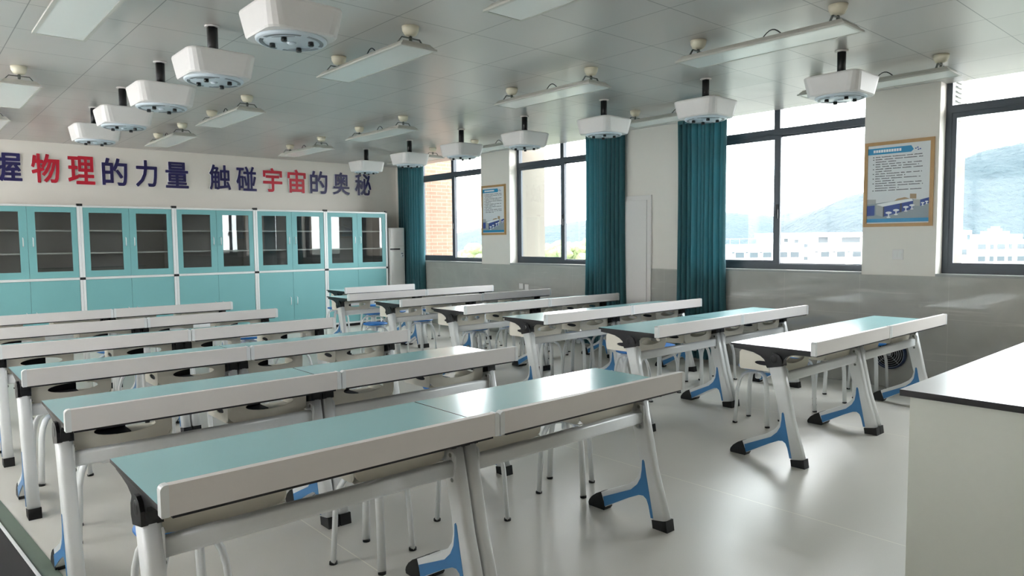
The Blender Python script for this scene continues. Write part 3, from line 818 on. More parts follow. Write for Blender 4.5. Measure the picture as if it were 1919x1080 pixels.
# ------------------------------------------------------------ raised characters of the motto on the back wall
GLYPHS = {"握":[[[-614,-1999],[-879,-1813],[-1000,-1905],[-1120,-1949],[-1265,-1970],[-1482,-1969],[-1542,-1919],[-1617,-1618],[-1603,-1543],[-1554,-1512],[-1265,-1509],[-1249,-1493],[-1253,-590],[-1265,-581],[-1506,-677],[-1578,-664],[-1611,-615],[-1675,-289],[-1626,-219],[-1265,-91],[-1249,-63],[-1251,690],[-1265,702],[-1554,703],[-1602,727],[-1627,790],[-1627,1066],[-1602,1138],[-1554,1162],[-1258,1167],[-1241,1950],[-1217,1981],[-1169,2000],[-928,2000],[-879,1988],[-842,1944],[-831,1163],[-534,1167],[-525,1769],[-470,1833],[1434,1838],[1482,1824],[1511,1794],[1522,1744],[1522,840],[1482,769],[1434,756],[-84,756],[-107,740],[-108,665],[-84,643],[1458,642],[1510,615],[1532,564],[1532,314],[1506,248],[1458,224],[1159,213],[1443,-188],[1555,-414],[1554,-469],[1517,-514],[1289,-642],[1217,-615],[1144,-495],[879,-517],[857,-539],[857,-740],[879,-768],[1482,-776],[1531,-840],[1530,-1119],[1506,-1164],[1458,-1188],[863,-1192],[858,-1468],[879,-1480],[1626,-1489],[1660,-1518],[1675,-1568],[1675,-1819],[1659,-1869],[1626,-1896],[1578,-1904],[-349,-1904],[-422,-1869],[-446,-1725],[-540,-1969]],[[-836,-1518],[-649,-1016],[-556,-314],[-566,-302],[-836,-414]],[[-352,-1468],[-325,-1480],[422,-1480],[437,-1468],[438,-1217],[422,-1188],[-157,-1188],[-205,-1167],[-229,-1127],[-253,-1131],[-271,-1242]],[[-193,-765],[422,-768],[438,-740],[433,-564],[205,-580],[-60,-630],[-122,-590],[-157,-506]],[[-129,-163],[-108,-171],[-31,-88],[140,163],[168,213],[157,223],[-112,213]],[[436,-138],[904,-100],[915,-88],[774,113],[783,170],[835,213],[649,213]],[[-837,88],[-807,81],[-590,163],[-537,163],[-526,665],[-542,703],[-837,690]],[[-107,1192],[-84,1180],[1072,1180],[1096,1192],[1096,1392],[1072,1414],[-84,1414],[-107,1392]]],"物":[[[-952,-1995],[-989,-1969],[-1009,-1919],[-1014,-615],[-1482,-778],[-1530,-775],[-1583,-715],[-1652,-414],[-1648,-364],[-1602,-317],[-1012,-113],[-1009,640],[-1024,677],[-1174,665],[-1313,114],[-1361,63],[-1434,67],[-1638,213],[-1673,263],[-1564,715],[-1424,1719],[-1385,1752],[-1337,1757],[-1096,1711],[-1051,1668],[-1043,1618],[-1094,1167],[-1072,1147],[-1024,1148],[-1009,1167],[-1002,1944],[-976,1978],[-928,1996],[-638,1983],[-598,1919],[-598,1167],[-566,1147],[-325,1147],[-277,1129],[-248,1091],[-229,914],[-69,1342],[72,1944],[133,1998],[422,1940],[468,1894],[473,1844],[349,1317],[373,1301],[1578,1301],[1650,1275],[1675,1217],[1593,-439],[1496,-1317],[1376,-1719],[1290,-1844],[1174,-1919],[1072,-1948],[638,-1948],[579,-1894],[502,-1543],[527,-1493],[566,-1470],[976,-1485],[1007,-1443],[1085,-1192],[1174,-389],[1232,665],[1217,748],[1012,-163],[614,-1179],[84,-1915],[36,-1929],[-12,-1913],[-256,-1693],[-253,-1615],[253,-953],[621,-63],[828,815],[807,839],[783,839],[735,839],[716,815],[538,188],[234,-514],[-133,-1038],[-205,-1063],[-250,-1041],[-468,-840],[-476,-765],[-133,-305],[148,289],[312,815],[301,838],[205,839],[-36,324],[-198,63],[-164,-213],[-175,-263],[-229,-304],[-581,-439],[-598,-464],[-603,-1944],[-663,-1998]],[[-596,38],[-370,113],[-518,248],[-544,314],[-348,665],[-373,677],[-598,665]]],"理":[[[-638,-1999],[-689,-1969],[-709,-1919],[-709,-1593],[-687,-1543],[-614,-1516],[325,-1511],[331,-1066],[-373,-1056],[-382,-1142],[-422,-1192],[-1490,-1668],[-1554,-1672],[-1592,-1643],[-1672,-1267],[-1656,-1192],[-1214,-991],[-1214,88],[-1530,96],[-1578,120],[-1603,188],[-1602,514],[-1578,559],[-1530,583],[-1214,590],[-1214,1392],[-1241,1411],[-1554,1411],[-1618,1443],[-1637,1493],[-1626,1855],[-1602,1883],[-1554,1900],[-494,1900],[-422,1868],[-386,1969],[-325,2000],[1458,1994],[1491,1969],[1511,1919],[1510,-138],[1483,-188],[1434,-210],[774,-213],[764,-539],[783,-578],[1482,-578],[1516,-590],[1544,-615],[1559,-665],[1557,-991],[1530,-1036],[1482,-1057],[768,-1066],[764,-1493],[783,-1515],[1626,-1524],[1675,-1593],[1670,-1944],[1626,-1992],[1578,-2000]],[[-784,-815],[-542,-708],[-470,-710],[-447,-690],[-432,-615],[-373,-578],[301,-578],[331,-564],[325,-210],[-325,-210],[-373,-192],[-397,-163],[-406,1418],[-422,1443],[-470,1413],[-783,1410],[-799,1392],[-793,590],[-518,581],[-470,547],[-454,489],[-454,188],[-470,131],[-518,98],[-794,88],[-799,-790]],[[3,263],[349,260],[349,668],[2,665]],[[748,263],[1094,263],[1094,665],[747,665]],[[0,1142],[36,1121],[325,1121],[349,1133],[349,1522],[12,1529],[0,1518]],[[744,1142],[783,1121],[1072,1121],[1095,1142],[1095,1518],[1072,1529],[759,1529],[745,1518]]],"的":[[[663,-1996],[446,-1982],[398,-1958],[375,-1919],[329,-1719],[281,-1618],[282,-1568],[301,-1536],[349,-1510],[928,-1534],[976,-1529],[1016,-1493],[1107,-1192],[1176,-414],[1225,840],[1193,855],[422,855],[398,836],[308,615],[116,238],[133,217],[373,361],[446,336],[672,13],[906,-364],[1069,-665],[1048,-740],[783,-926],[735,-935],[689,-916],[517,-590],[69,138],[12,109],[-36,112],[-181,224],[-191,-1543],[-207,-1593],[-277,-1628],[-1217,-1628],[-1244,-1643],[-1246,-1894],[-1289,-1952],[-1602,-1961],[-1663,-1919],[-1675,-1869],[-1672,1242],[-1650,1277],[-1602,1302],[-1241,1304],[-1228,1317],[-1096,1919],[-1048,1983],[-1000,1991],[-687,1930],[-624,1869],[-626,1819],[-783,1315],[-759,1303],[-277,1303],[-206,1267],[-191,1217],[-181,667],[-85,840],[110,1367],[260,1944],[312,1995],[349,1999],[638,1928],[694,1869],[566,1316],[1602,1315],[1667,1267],[1614,-464],[1522,-1392],[1401,-1769],[1289,-1895],[1169,-1961],[1024,-1991]],[[-1244,-1167],[-629,-1167],[-621,-339],[-638,-320],[-1241,-329]],[[-1244,138],[-625,138],[-624,840],[-1241,845]]],"力":[[[-1256,-1996],[-1294,-1969],[-1492,-1719],[-1503,-1643],[-802,-891],[-455,-88],[-349,590],[-360,611],[-382,613],[-1322,613],[-1365,625],[-1407,690],[-1404,1041],[-1365,1091],[-1322,1103],[-339,1103],[-319,1116],[-313,1944],[-251,1998],[55,1995],[92,1969],[112,1919],[120,1106],[1431,1102],[1475,1085],[1504,1041],[1424,-514],[1324,-1367],[1192,-1744],[1103,-1850],[994,-1913],[841,-1950],[688,-1958],[295,-1941],[229,-1898],[186,-1693],[132,-1543],[164,-1471],[208,-1452],[623,-1481],[797,-1473],[826,-1443],[911,-1192],[1002,-464],[1064,590],[1038,613],[98,612],[-31,-213],[-413,-1142],[-1164,-1969],[-1212,-1998]]],"量":[[[-1602,-1999],[-1655,-1969],[-1675,-1919],[-1674,-1643],[-1626,-1581],[-224,-1568],[-229,-1485],[-1289,-1485],[-1337,-1474],[-1369,-1443],[-1377,-1142],[-1361,-1111],[-1313,-1082],[-253,-1080],[-222,-1066],[-229,-1008],[-1193,-1006],[-1265,-972],[-1283,-916],[-1283,188],[-1245,263],[-1193,278],[1217,278],[1265,268],[1297,238],[1311,188],[1311,-916],[1289,-977],[1217,-1006],[229,-1006],[204,-1016],[204,-1066],[229,-1080],[1337,-1087],[1372,-1116],[1388,-1167],[1376,-1443],[1313,-1485],[229,-1485],[204,-1493],[204,-1568],[1602,-1573],[1650,-1598],[1674,-1643],[1675,-1919],[1650,-1974],[1578,-2000]],[[-864,-615],[-831,-632],[-253,-632],[-222,-615],[-222,-564],[-253,-544],[-831,-544],[-864,-564]],[[204,-615],[229,-632],[855,-632],[882,-615],[882,-564],[855,-544],[229,-544],[205,-561]],[[-864,-163],[-831,-179],[-253,-179],[-222,-163],[-222,-113],[-253,-101],[-831,-101],[-864,-113]],[[204,-163],[229,-179],[855,-179],[882,-163],[882,-113],[855,-101],[229,-101],[204,-113]],[[-1602,313],[-1638,339],[-1657,389],[-1657,640],[-1626,711],[-1578,731],[1554,731],[1617,715],[1652,665],[1650,371],[1626,331],[1578,308]],[[-1169,755],[-1206,790],[-1220,840],[-1220,1919],[-1200,1969],[-1169,1993],[1120,2000],[1169,1987],[1204,1944],[1209,840],[1195,790],[1169,763],[1120,750]],[[-794,1142],[-759,1121],[735,1121],[759,1122],[777,1167],[759,1195],[-783,1195]],[[-792,1568],[759,1561],[777,1593],[759,1630],[-759,1630],[-794,1618]]],"触":[[[-1409,-1999],[-1637,-1844],[-1658,-1794],[-1498,-1292],[-1435,-765],[-1420,314],[-1426,339],[-1650,546],[-1675,590],[-1660,640],[-1447,991],[-1264,1443],[-1121,1969],[-1096,1993],[-1048,1997],[-783,1917],[-765,1869],[-821,1643],[-807,1624],[-398,1631],[-229,1507],[-202,1468],[-267,1242],[-385,941],[-108,924],[-69,866],[-60,-1379],[518,-1299],[531,-1267],[531,-539],[518,-519],[36,-517],[-12,-498],[-30,-464],[-29,1142],[-12,1171],[36,1189],[521,1192],[529,1944],[590,1983],[879,1979],[920,1919],[925,1192],[1434,1189],[1481,1167],[1496,1116],[1495,-464],[1482,-493],[1434,-517],[928,-520],[917,-1217],[928,-1235],[952,-1234],[1096,-1211],[1124,-1192],[964,-790],[971,-740],[1000,-714],[1217,-627],[1272,-640],[1447,-1041],[1585,-1443],[1672,-1794],[1667,-1844],[1626,-1877],[1409,-1971],[1361,-1969],[1324,-1919],[1264,-1643],[1241,-1604],[-12,-1812],[-84,-1793],[-205,-1892],[-373,-1940],[-542,-1937],[-566,-1913],[-590,-1835],[-638,-1869],[-855,-1869],[-905,-1819],[-906,-966],[-928,-942],[-1096,-943],[-1222,-1643],[-1347,-1969]],[[-582,-1543],[-566,-1557],[-422,-1557],[-407,-1543],[-407,-966],[-422,-942],[-566,-942],[-582,-966]],[[-1075,-564],[-928,-566],[-906,-539],[-911,-188],[-1075,-188]],[[-571,-564],[-422,-566],[-407,-539],[-407,-213],[-422,-181],[-577,-188],[-582,-539]],[[318,-113],[546,-113],[542,796],[315,790]],[[900,-113],[1143,-113],[1144,790],[1120,797],[900,790]],[[-1075,188],[-916,188],[-907,539],[-928,558],[-1072,547]],[[-572,188],[-416,188],[-407,539],[-422,557],[-566,557],[-582,539]],[[-1055,941],[-1024,929],[-764,941],[-663,1231],[-928,1238],[-949,1217]]],"碰":[[[-542,-1998],[-591,-1944],[-591,-1643],[-566,-1589],[-1000,-1586],[-1014,-1618],[-1015,-1894],[-1048,-1940],[-1313,-1944],[-1356,-1894],[-1357,-715],[-1361,-699],[-1458,-863],[-1530,-857],[-1675,-489],[-1458,63],[-1308,690],[-1215,1317],[-1530,1324],[-1580,1342],[-1599,1392],[-1588,1719],[-1530,1747],[-446,1747],[-395,1719],[-384,1392],[-404,1342],[-446,1324],[-852,1317],[-996,464],[-976,445],[-542,444],[-498,414],[-470,333],[-229,403],[-167,389],[-39,-113],[84,-750],[90,715],[60,731],[-470,732],[-515,765],[-522,790],[-522,1091],[-494,1140],[-12,1151],[9,1167],[-118,1543],[-233,1794],[-233,1844],[-205,1875],[12,1985],[84,1973],[217,1719],[317,1468],[383,1242],[370,1192],[336,1167],[373,1151],[614,1151],[638,1170],[719,1367],[913,1969],[976,1999],[1241,1903],[1284,1869],[1287,1819],[1025,1167],[1048,1151],[1530,1151],[1578,1136],[1602,1091],[1602,790],[1554,733],[1000,731],[983,715],[987,-690],[1000,-720],[1034,-590],[1223,364],[1265,403],[1313,399],[1554,320],[1588,263],[1359,-715],[1239,-1142],[1193,-1176],[1000,-1114],[983,-1142],[983,-1568],[1000,-1585],[1641,-1593],[1675,-1643],[1665,-1969],[1602,-2000]],[[-508,-1568],[-470,-1585],[60,-1585],[90,-1568],[84,-1101],[-157,-1176],[-221,-1142],[-378,-213],[-470,202],[-488,113],[-488,-1518]],[[436,-1568],[470,-1585],[614,-1585],[637,-1568],[637,690],[637,715],[614,731],[470,731],[436,715]],[[-1003,-1192],[-831,-1193],[-817,-1167],[-817,38],[-831,52],[-1000,52],[-1014,38],[-1014,-1167]]],"宇":[[[-735,-1998],[-796,-1944],[-921,-1618],[-917,-1568],[-855,-1517],[-229,-1518],[-220,-665],[-253,-648],[-1602,-647],[-1650,-622],[-1675,-567],[-1672,-238],[-1650,-201],[-1602,-176],[-229,-173],[-220,289],[-229,314],[-1120,320],[-1150,339],[-1175,389],[-1175,690],[-1161,740],[-1096,778],[1048,778],[1108,765],[1135,740],[1149,690],[1149,389],[1096,320],[252,314],[242,-163],[277,-175],[1626,-184],[1660,-213],[1675,-263],[1675,-564],[1657,-615],[1626,-640],[1578,-648],[253,-651],[242,-1518],[216,-1719],[147,-1844],[12,-1935],[-181,-1983]],[[-1626,486],[-1660,514],[-1675,564],[-1674,1493],[-1626,1559],[-270,1568],[-265,1593],[-358,1794],[-353,1869],[-301,1909],[-12,2000],[60,1969],[253,1567],[1578,1567],[1626,1550],[1652,1518],[1660,564],[1645,514],[1602,482],[1289,478],[1220,514],[1205,564],[1205,1066],[1193,1099],[-1217,1099],[-1231,1066],[-1231,564],[-1246,514],[-1313,478]]],"宙":[[[-1313,-1997],[-1356,-1969],[-1376,-1919],[-1368,364],[-1337,400],[-1289,414],[-253,414],[-237,439],[-236,966],[-210,1016],[-253,1039],[-1217,1033],[-1221,539],[-1238,489],[-1313,455],[-1626,464],[-1658,489],[-1675,539],[-1675,1418],[-1656,1468],[-1578,1499],[-253,1501],[-238,1518],[-371,1794],[-359,1869],[-325,1897],[12,2000],[60,1980],[87,1944],[301,1506],[1578,1499],[1650,1473],[1675,1418],[1675,539],[1658,489],[1626,464],[1289,456],[1227,489],[1210,539],[1210,1016],[1193,1039],[229,1039],[194,1016],[220,966],[229,415],[1313,414],[1361,397],[1388,364],[1395,-1919],[1375,-1969],[1313,-2000],[1000,-1998],[939,-1944],[933,-1819],[904,-1805],[-904,-1805],[-925,-1819],[-931,-1944],[-976,-1992]],[[-919,-1342],[-246,-1342],[-237,-916],[-277,-894],[-904,-894],[-926,-916]],[[225,-1342],[928,-1346],[928,-901],[229,-899]],[[-925,-439],[-904,-455],[-253,-455],[-237,-439],[-238,-63],[-253,-50],[-904,-50],[-925,-63]],[[221,-439],[253,-455],[928,-449],[933,-63],[904,-50],[229,-53]]],"奥":[[[-1482,-1996],[-1530,-1978],[-1549,-1944],[-1674,-1668],[-1659,-1618],[-976,-1427],[-566,-1174],[-415,-941],[-1578,-929],[-1612,-866],[-1602,-563],[-1554,-533],[-277,-533],[-256,-514],[-217,-314],[-179,-263],[-205,49],[-469,-238],[-687,-413],[-735,-412],[-759,-394],[-879,-235],[-893,-439],[-928,-479],[-1193,-484],[-1241,-467],[-1258,-439],[-1261,1543],[-1248,1593],[-1193,1619],[-301,1620],[-186,1969],[-133,2000],[157,1942],[205,1914],[216,1869],[133,1626],[1217,1613],[1241,1593],[1254,1543],[1251,-439],[1193,-484],[904,-473],[879,-439],[875,-163],[855,-121],[711,-326],[687,-342],[638,-341],[181,45],[165,13],[165,-213],[149,-289],[179,-339],[151,-514],[181,-533],[1530,-533],[1578,-548],[1602,-590],[1602,-866],[1585,-916],[1554,-935],[416,-941],[638,-1207],[1048,-1438],[1655,-1593],[1671,-1618],[1668,-1668],[1502,-1969],[1471,-1995],[1434,-1998],[783,-1797],[277,-1422],[12,-1005],[-207,-1392],[-687,-1750]],[[-888,-88],[-879,-97],[-711,20],[-462,263],[-494,286],[-807,286],[-866,339],[-866,590],[-854,615],[-807,643],[-590,645],[-574,665],[-765,1016],[-765,1066],[-735,1097],[-542,1198],[-494,1183],[-240,740],[-235,690],[-251,665],[-205,646],[-193,665],[-192,1217],[-205,1228],[-890,1217]],[[853,-88],[876,-38],[874,1217],[542,1228],[508,1217],[728,1091],[749,1041],[521,665],[542,644],[783,643],[831,617],[842,339],[831,312],[783,286],[470,286],[434,263],[691,63]],[[166,665],[181,646],[195,665],[184,690],[196,740],[434,1192],[465,1217],[165,1217]]],"秘":[[[-1048,-2000],[-1104,-1969],[-1124,-1919],[-1135,-740],[-1144,-733],[-1227,-941],[-1369,-1217],[-1434,-1271],[-1482,-1267],[-1515,-1242],[-1675,-891],[-1663,-840],[-1465,-464],[-1288,-13],[-1187,339],[-1506,343],[-1566,364],[-1595,414],[-1594,740],[-1578,771],[-1530,802],[-1144,804],[-1124,840],[-1127,1267],[-1144,1279],[-1385,1225],[-1451,1242],[-1482,1292],[-1560,1568],[-1506,1629],[-1169,1724],[-855,1832],[-590,1958],[-542,1960],[-490,1919],[-325,1668],[-316,1618],[-349,1560],[-715,1392],[-715,815],[-373,799],[-325,758],[-301,631],[-229,666],[-12,609],[50,564],[54,464],[-82,-414],[-211,-840],[-253,-877],[-301,-881],[-542,-773],[-579,-690],[-646,-640],[-711,-473],[-720,-1944],[-783,-1998]],[[422,-1945],[277,-1920],[229,-1894],[99,-1719],[75,-1593],[60,-1588],[-229,-1895],[-301,-1925],[-349,-1904],[-566,-1684],[-591,-1618],[-570,-1568],[-333,-1342],[-133,-1114],[62,-840],[70,1041],[108,1081],[157,1090],[398,1090],[446,1072],[470,1041],[478,-13],[494,-52],[615,213],[856,916],[915,1142],[904,1184],[783,1014],[735,991],[687,1000],[470,1236],[12,1647],[-12,1693],[-5,1744],[161,1969],[229,2000],[277,1982],[518,1790],[764,1568],[952,1370],[976,1377],[1061,1693],[1096,1729],[1144,1738],[1409,1670],[1458,1620],[1460,1568],[1364,1167],[1182,539],[1289,544],[1340,489],[1482,67],[1599,-364],[1675,-765],[1663,-815],[1602,-858],[1361,-936],[1289,-901],[1205,-489],[1094,-63],[1024,118],[926,-138],[711,-599],[479,-1016],[487,-1493],[566,-1510],[928,-1510],[960,-1493],[1000,-1342],[1017,-966],[1048,-910],[1120,-893],[1361,-1025],[1401,-1066],[1358,-1593],[1246,-1844],[1193,-1889],[976,-1958],[518,-1958]],[[-422,-138],[-349,351],[-696,339]]]}
def character(ch, xc, colour, label):
    cu = bpy.data.curves.new('wall_character', 'CURVE')
    cu.dimensions = '2D'; cu.fill_mode = 'BOTH'
    for l in GLYPHS[ch]:
        s = cu.splines.new('POLY'); s.points.add(len(l) - 1); s.use_cyclic_u = True
        for p, (x, y) in zip(s.points, l): p.co = (x / 10000, y / 10000, 0, 1)
    cu.extrude = 0.016
    tmp = bpy.data.objects.new('tmp', cu); COL.objects.link(tmp)
    dg = bpy.context.evaluated_depsgraph_get(); dg.update()
    me = bpy.data.meshes.new_from_object(tmp.evaluated_get(dg))
    bpy.data.objects.remove(tmp); bpy.data.curves.remove(cu)
    bm = bmesh.new(); bm.from_mesh(me); bmesh.ops.remove_doubles(bm, verts=bm.verts, dist=1e-5); bm.to_mesh(me); bm.free()
    me.materials.clear(); me.materials.append(MATS[colour]); me.materials.append(MATS['letter_side'])
    for f in me.polygons: f.material_index = 0 if f.normal.z > 0.5 else 1
    o = bpy.data.objects.new('wall_character', me); COL.objects.link(o)
    o.rotation_euler = (PI / 2, 0, 0)
    o.location = (xc, YW - 0.017, 2.543)
    tag(o, label, 'wall lettering', 'raised motto characters above the cabinets')
for ch, x, c, lb in (
    ('握', 1.225, 'navy', 'navy raised character 握 at the left picture edge, before the red pair'),
    ('物', 1.665, 'red', 'red raised character 物, first of the left red pair on the back wall'),
    ('理', 2.095, 'red', 'red raised character 理, second of the left red pair on the back wall'),
    ('的', 2.52, 'navy', 'navy raised character 的 right after the left red pair'),
    ('力', 2.945, 'navy', 'navy raised character 力, the simplest one, on the back wall'),
    ('量', 3.377, 'navy', 'navy raised character 量 just before the wide gap in the motto'),
    ('触', 4.028, 'navy', 'navy raised character 触 just after the wide gap in the motto'),
    ('碰', 4.453, 'navy', 'navy raised character 碰 just before the right red pair'),
    ('宇', 4.896, 'red', 'red raised character 宇, first of the right red pair on the back wall'),
    ('宙', 5.323, 'red', 'red raised character 宙, second of the right red pair on the back wall'),
    ('的', 5.732, 'navy', 'navy raised character 的 right after the right red pair'),
    ('奥', 6.17, 'navy', 'navy raised character 奥, last but one of the motto'),
    ('秘', 6.612, 'navy', 'navy raised character 秘, last of the motto, nearest the window wall')):
    character(ch, x, c, lb)

# ------------------------------------------------------------ framed notices on the pillars
def poster(y_left, z0, W_, H_, label, seed):
    t_ = thing('framed_notice', (XW, y_left, z0), label, 'notice', 'framed notices on the window pillars')
    P = lambda u, v, t: (-t, -u, v)                # u runs left to right for someone facing the wall
    fr = 0.032
    MB().plate([(0, 0), (W_, 0), (W_, H_), (0, H_)], [[(fr, fr), (W_ - fr, fr), (W_ - fr, H_ - fr), (fr, H_ - fr)]], P, 0, 0.018).build('frame', 'wood_frame', t_)
    sh = MB().plate([(fr - .004, fr - .004), (W_ - fr + .004, fr - .004), (W_ - fr + .004, H_ - fr + .004), (fr - .004, H_ - fr + .004)], [], P, 0, 0.010).build('sheet', 'poster_paper', t_)
    a, b_, iw, ih = fr, fr, W_ - 2 * fr, H_ - 2 * fr
    U = lambda x: a + x * iw
    V = lambda y: b_ + y * ih
    def poly(mb, pts, mi, t0=0.0098, t1=0.0105): mb.plate([(U(x), V(y)) for x, y in pts], [], P, t0, t1, mi)
    q = MB()
    poly(q, [(0, .885), (0.70, .885), (0.74, .915), (0.70, .965), (0, .965)], 0)
    q.build('banner', 'poster_blue', sh)
    q = MB()
    poly(q, [(0, .015), (1, .015), (1, .062), (0, .062)], 0)
    q.build('footer_band', 'poster_blue', sh)
    q = MB()
    for k in range(11):
        x = .09 + k * .042
        poly(q, [(x, .908), (x + .033, .908), (x + .033, .942), (x, .942)], 0, .0104, .0110)
    q.build('title', 'print_white', sh)
    q = MB()
    for k, (x, y) in enumerate(((.76, .915), (.80, .90), (.79, .925), (.83, .905))):
        poly(q, [(x, y), (x + .022, y), (x + .022, y + .014), (x, y + .014)], 0, .0098, .0108)
    q.build('banner_squares', 'print_blue', sh)
    rnd = random.Random(seed); q = MB()
    lens = [.97, .98, .45, .97, .90, .98, .35, .96, .62, .95, .40, .97, .98, .50, .97][:15 if seed == 1 else 14]
    num = {0, 1, 3, 5, 7, 9, 11, 14}
    for k, ln in enumerate(lens):
        y = .845 - k * .0305
        if k in num: poly(q, [(.085, y), (.105, y), (.105, y + .010), (.085, y + .010)], 0)
        x = .13
        while x < .13 + ln * .78:
            ww = min(rnd.uniform(.06, .22), .13 + ln * .78 - x)
            n_ = max(1, int(ww / .016))
            for j in range(n_):
                xx = x + j * .016
                hh = rnd.uniform(.008, .012)
                poly(q, [(xx, y), (xx + .0125, y), (xx + .0125, y + hh), (xx, y + hh)], 0)
            x += ww + .016
    q.build('text_lines', 'poster_ink', sh)
    q = MB()                                        # printed picture of lab benches and round stools
    poly(q, [(0, .062), (1, .062), (1, .27), (.72, .30), (.15, .26), (0, .25)], 0)
    poly(q, [(0, .25), (.15, .26), (.15, .31), (0, .315)], 1, .0104, .0109)
    poly(q, [(0, .10), (.13, .105), (.13, .235), (0, .23)], 2, .0104, .0111)
    poly(q, [(.155, .115), (.27, .085), (.27, .22), (.155, .245)], 1, .0104, .0111)
    poly(q, [(.27, .085), (.75, .175), (.75, .275), (.27, .215)], 2, .0104, .0111)
    poly(q, [(.155, .245), (.27, .215), (.75, .275), (.73, .30), (.40, .275)], 4, .0104, .0113)
    poly(q, [(.545, .135), (.575, .14), (.575, .252), (.545, .248)], 3, .0109, .0114)
    poly(q, [(.27, .085), (.29, .088), (.29, .218), (.27, .215)], 3, .0109, .0114)
    poly(q, [(.45, .282), (.70, .305), (.62, .325), (.50, .31)], 5, .0104, .0109)
    poly(q, [(.76, .215), (.86, .205), (.86, .285), (.76, .295)], 1, .0104, .0111)
    poly(q, [(.86, .205), (1, .24), (1, .31), (.86, .285)], 2, .0104, .0111)
    poly(q, [(.70, .305), (.80, .30), (.80, .36), (.70, .365)], 5, .0102, .0108)
    for x, y, s_ in ((.365, .135, 1), (.485, .165, .95), (.64, .20, .85), (.735, .22, .8), (.90, .245, .55), (.96, .26, .5)):
        q.plate([(U(px), V(py)) for px, py in ellipse(x, y, .052 * s_, .016 * s_, 14)], [], P, .0110, .0117, 4)
        poly(q, [(x - .009, y - .055 * s_), (x + .009, y - .055 * s_), (x + .009, y), (x - .009, y)], 4, .0110, .0115)
        q.plate([(U(px), V(py)) for px, py in ellipse(x, y - .058 * s_, .034 * s_, .009 * s_, 12)], [], P, .0110, .0115, 4)
    q.build('printed_picture', ['print_floor', 'print_grey', 'print_blue', 'print_dark', 'print_white', 'print_wood'], sh)
poster(2.980, 1.581, 0.626, 0.828, 'large framed notice in a wood frame on the pillar left of the nearest window', 1)
poster(9.061, 1.578, 0.604, 0.800, 'smaller-looking framed notice on the far pillar between the two far windows', 2)

# ------------------------------------------------------------ wall fan low behind the front right desks
fan = thing('exhaust_fan', (XW - 0.012, 2.685, 0.34), 'dark blue round exhaust fan with wire guard low on the tiled wall', 'fan')
q = MB(); q.lathe([(0.135, 0.0), (0.150, -0.01), (0.150, -0.06), (0.138, -0.066), (0.130, -0.06), (0.130, -0.012)], (0, 0, 0), 32, axis='x'); q.build('housing', 'fan_blue', fan)
MB().lathe([(0.131, -0.0125), (0.131, -0.016), (0.0005, -0.016)], (0, 0, 0), 32, axis='x').build('back_plate', 'black_plastic', fan)
q = MB()
for k in range(5):
    a = k * 2 * PI / 5
    q.loft([[(-0.022 - s * .02, r * math.cos(a + d), r * math.sin(a + d)) for s, d in ((0, -.35), (1, .35), (1.1, .34), (.1, -.36))] for r in (0.03, 0.115)], 0, False)
q.build('fan_blades', 'black_plastic', fan)
gd = MB()
for r in (0.035, 0.055, 0.075, 0.095, 0.115, 0.134):
    gd.tube([(-0.062, r * math.cos(2 * PI * k / 28), r * math.sin(2 * PI * k / 28)) for k in range(29)], 0.0022, 6, upv=(1, 0, 0), caps=False)
for k in range(4):
    a = k * PI / 2 + PI / 4
    gd.tube([(-0.060, 0.02 * math.cos(a), 0.02 * math.sin(a)), (-0.062, 0.137 * math.cos(a), 0.137 * math.sin(a))], 0.0025, 6, upv=(1, 0, 0))
gd.build('wire_guard', 'steel_wire', fan)
MB().lathe([(0.024, -0.058), (0.022, -0.066), (0.0005, -0.067)], (0, 0, 0), 16, axis='x').build('guard_boss', 'steel_wire', fan)
MB().lathe([(0.03, -0.012), (0.03, -0.05), (0.0005, -0.052)], (0, 0, 0), 14, axis='x').build('motor_hub', 'black_plastic', fan)

# ------------------------------------------------------------ teacher's counter
ct = thing('teacher_counter', (2.84, 0.28, 0), 'white teacher counter with black-edged white top in the right foreground', 'counter')
MB().box(0, 2.45, 0, 0.727, 0.876, 0.90, 0, top=1).build('worktop', ['black_edge', 'counter_top'], ct)
MB().box(0.03, 2.42, 0.03, 0.70, 0.06, 0.876).build('cabinet_body', 'counter_side', ct)
MB().box(0.06, 2.39, 0.06, 0.66, 0.0, 0.06).build('plinth', 'black_plastic', ct)

# ------------------------------------------------------------ dark floor mat at the left edge
fm = thing('floor_mat', (0.0, 4.2, 0.0), 'dark rubber floor mat with pale edge strip at the lower left corner', 'mat', rz=0.075)
MB().box(-0.55, 0.455, -0.72, 0.75, 0.0005, 0.006).build('mat_border', 'mat_green', fm)
MB().box(-0.51, 0.385, -0.66, 0.69, 0.006, 0.013).build('mat_pile', 'black_rubber', fm)
MB().box(0.368, 0.382, -0.62, 0.66, 0.0125, 0.020, bevel=0.002).build('edge_strip', 'alu', fm)

# ------------------------------------------------------------ outside: ground, trees, buildings, hills, haze
def far(r, f, z): return RH * r + FH * f + Vector((0, 0, z))
struct(MB().box(XW + 0.5, 2600, -1800, 2600, -15, -14).build('ground', 'ground'))

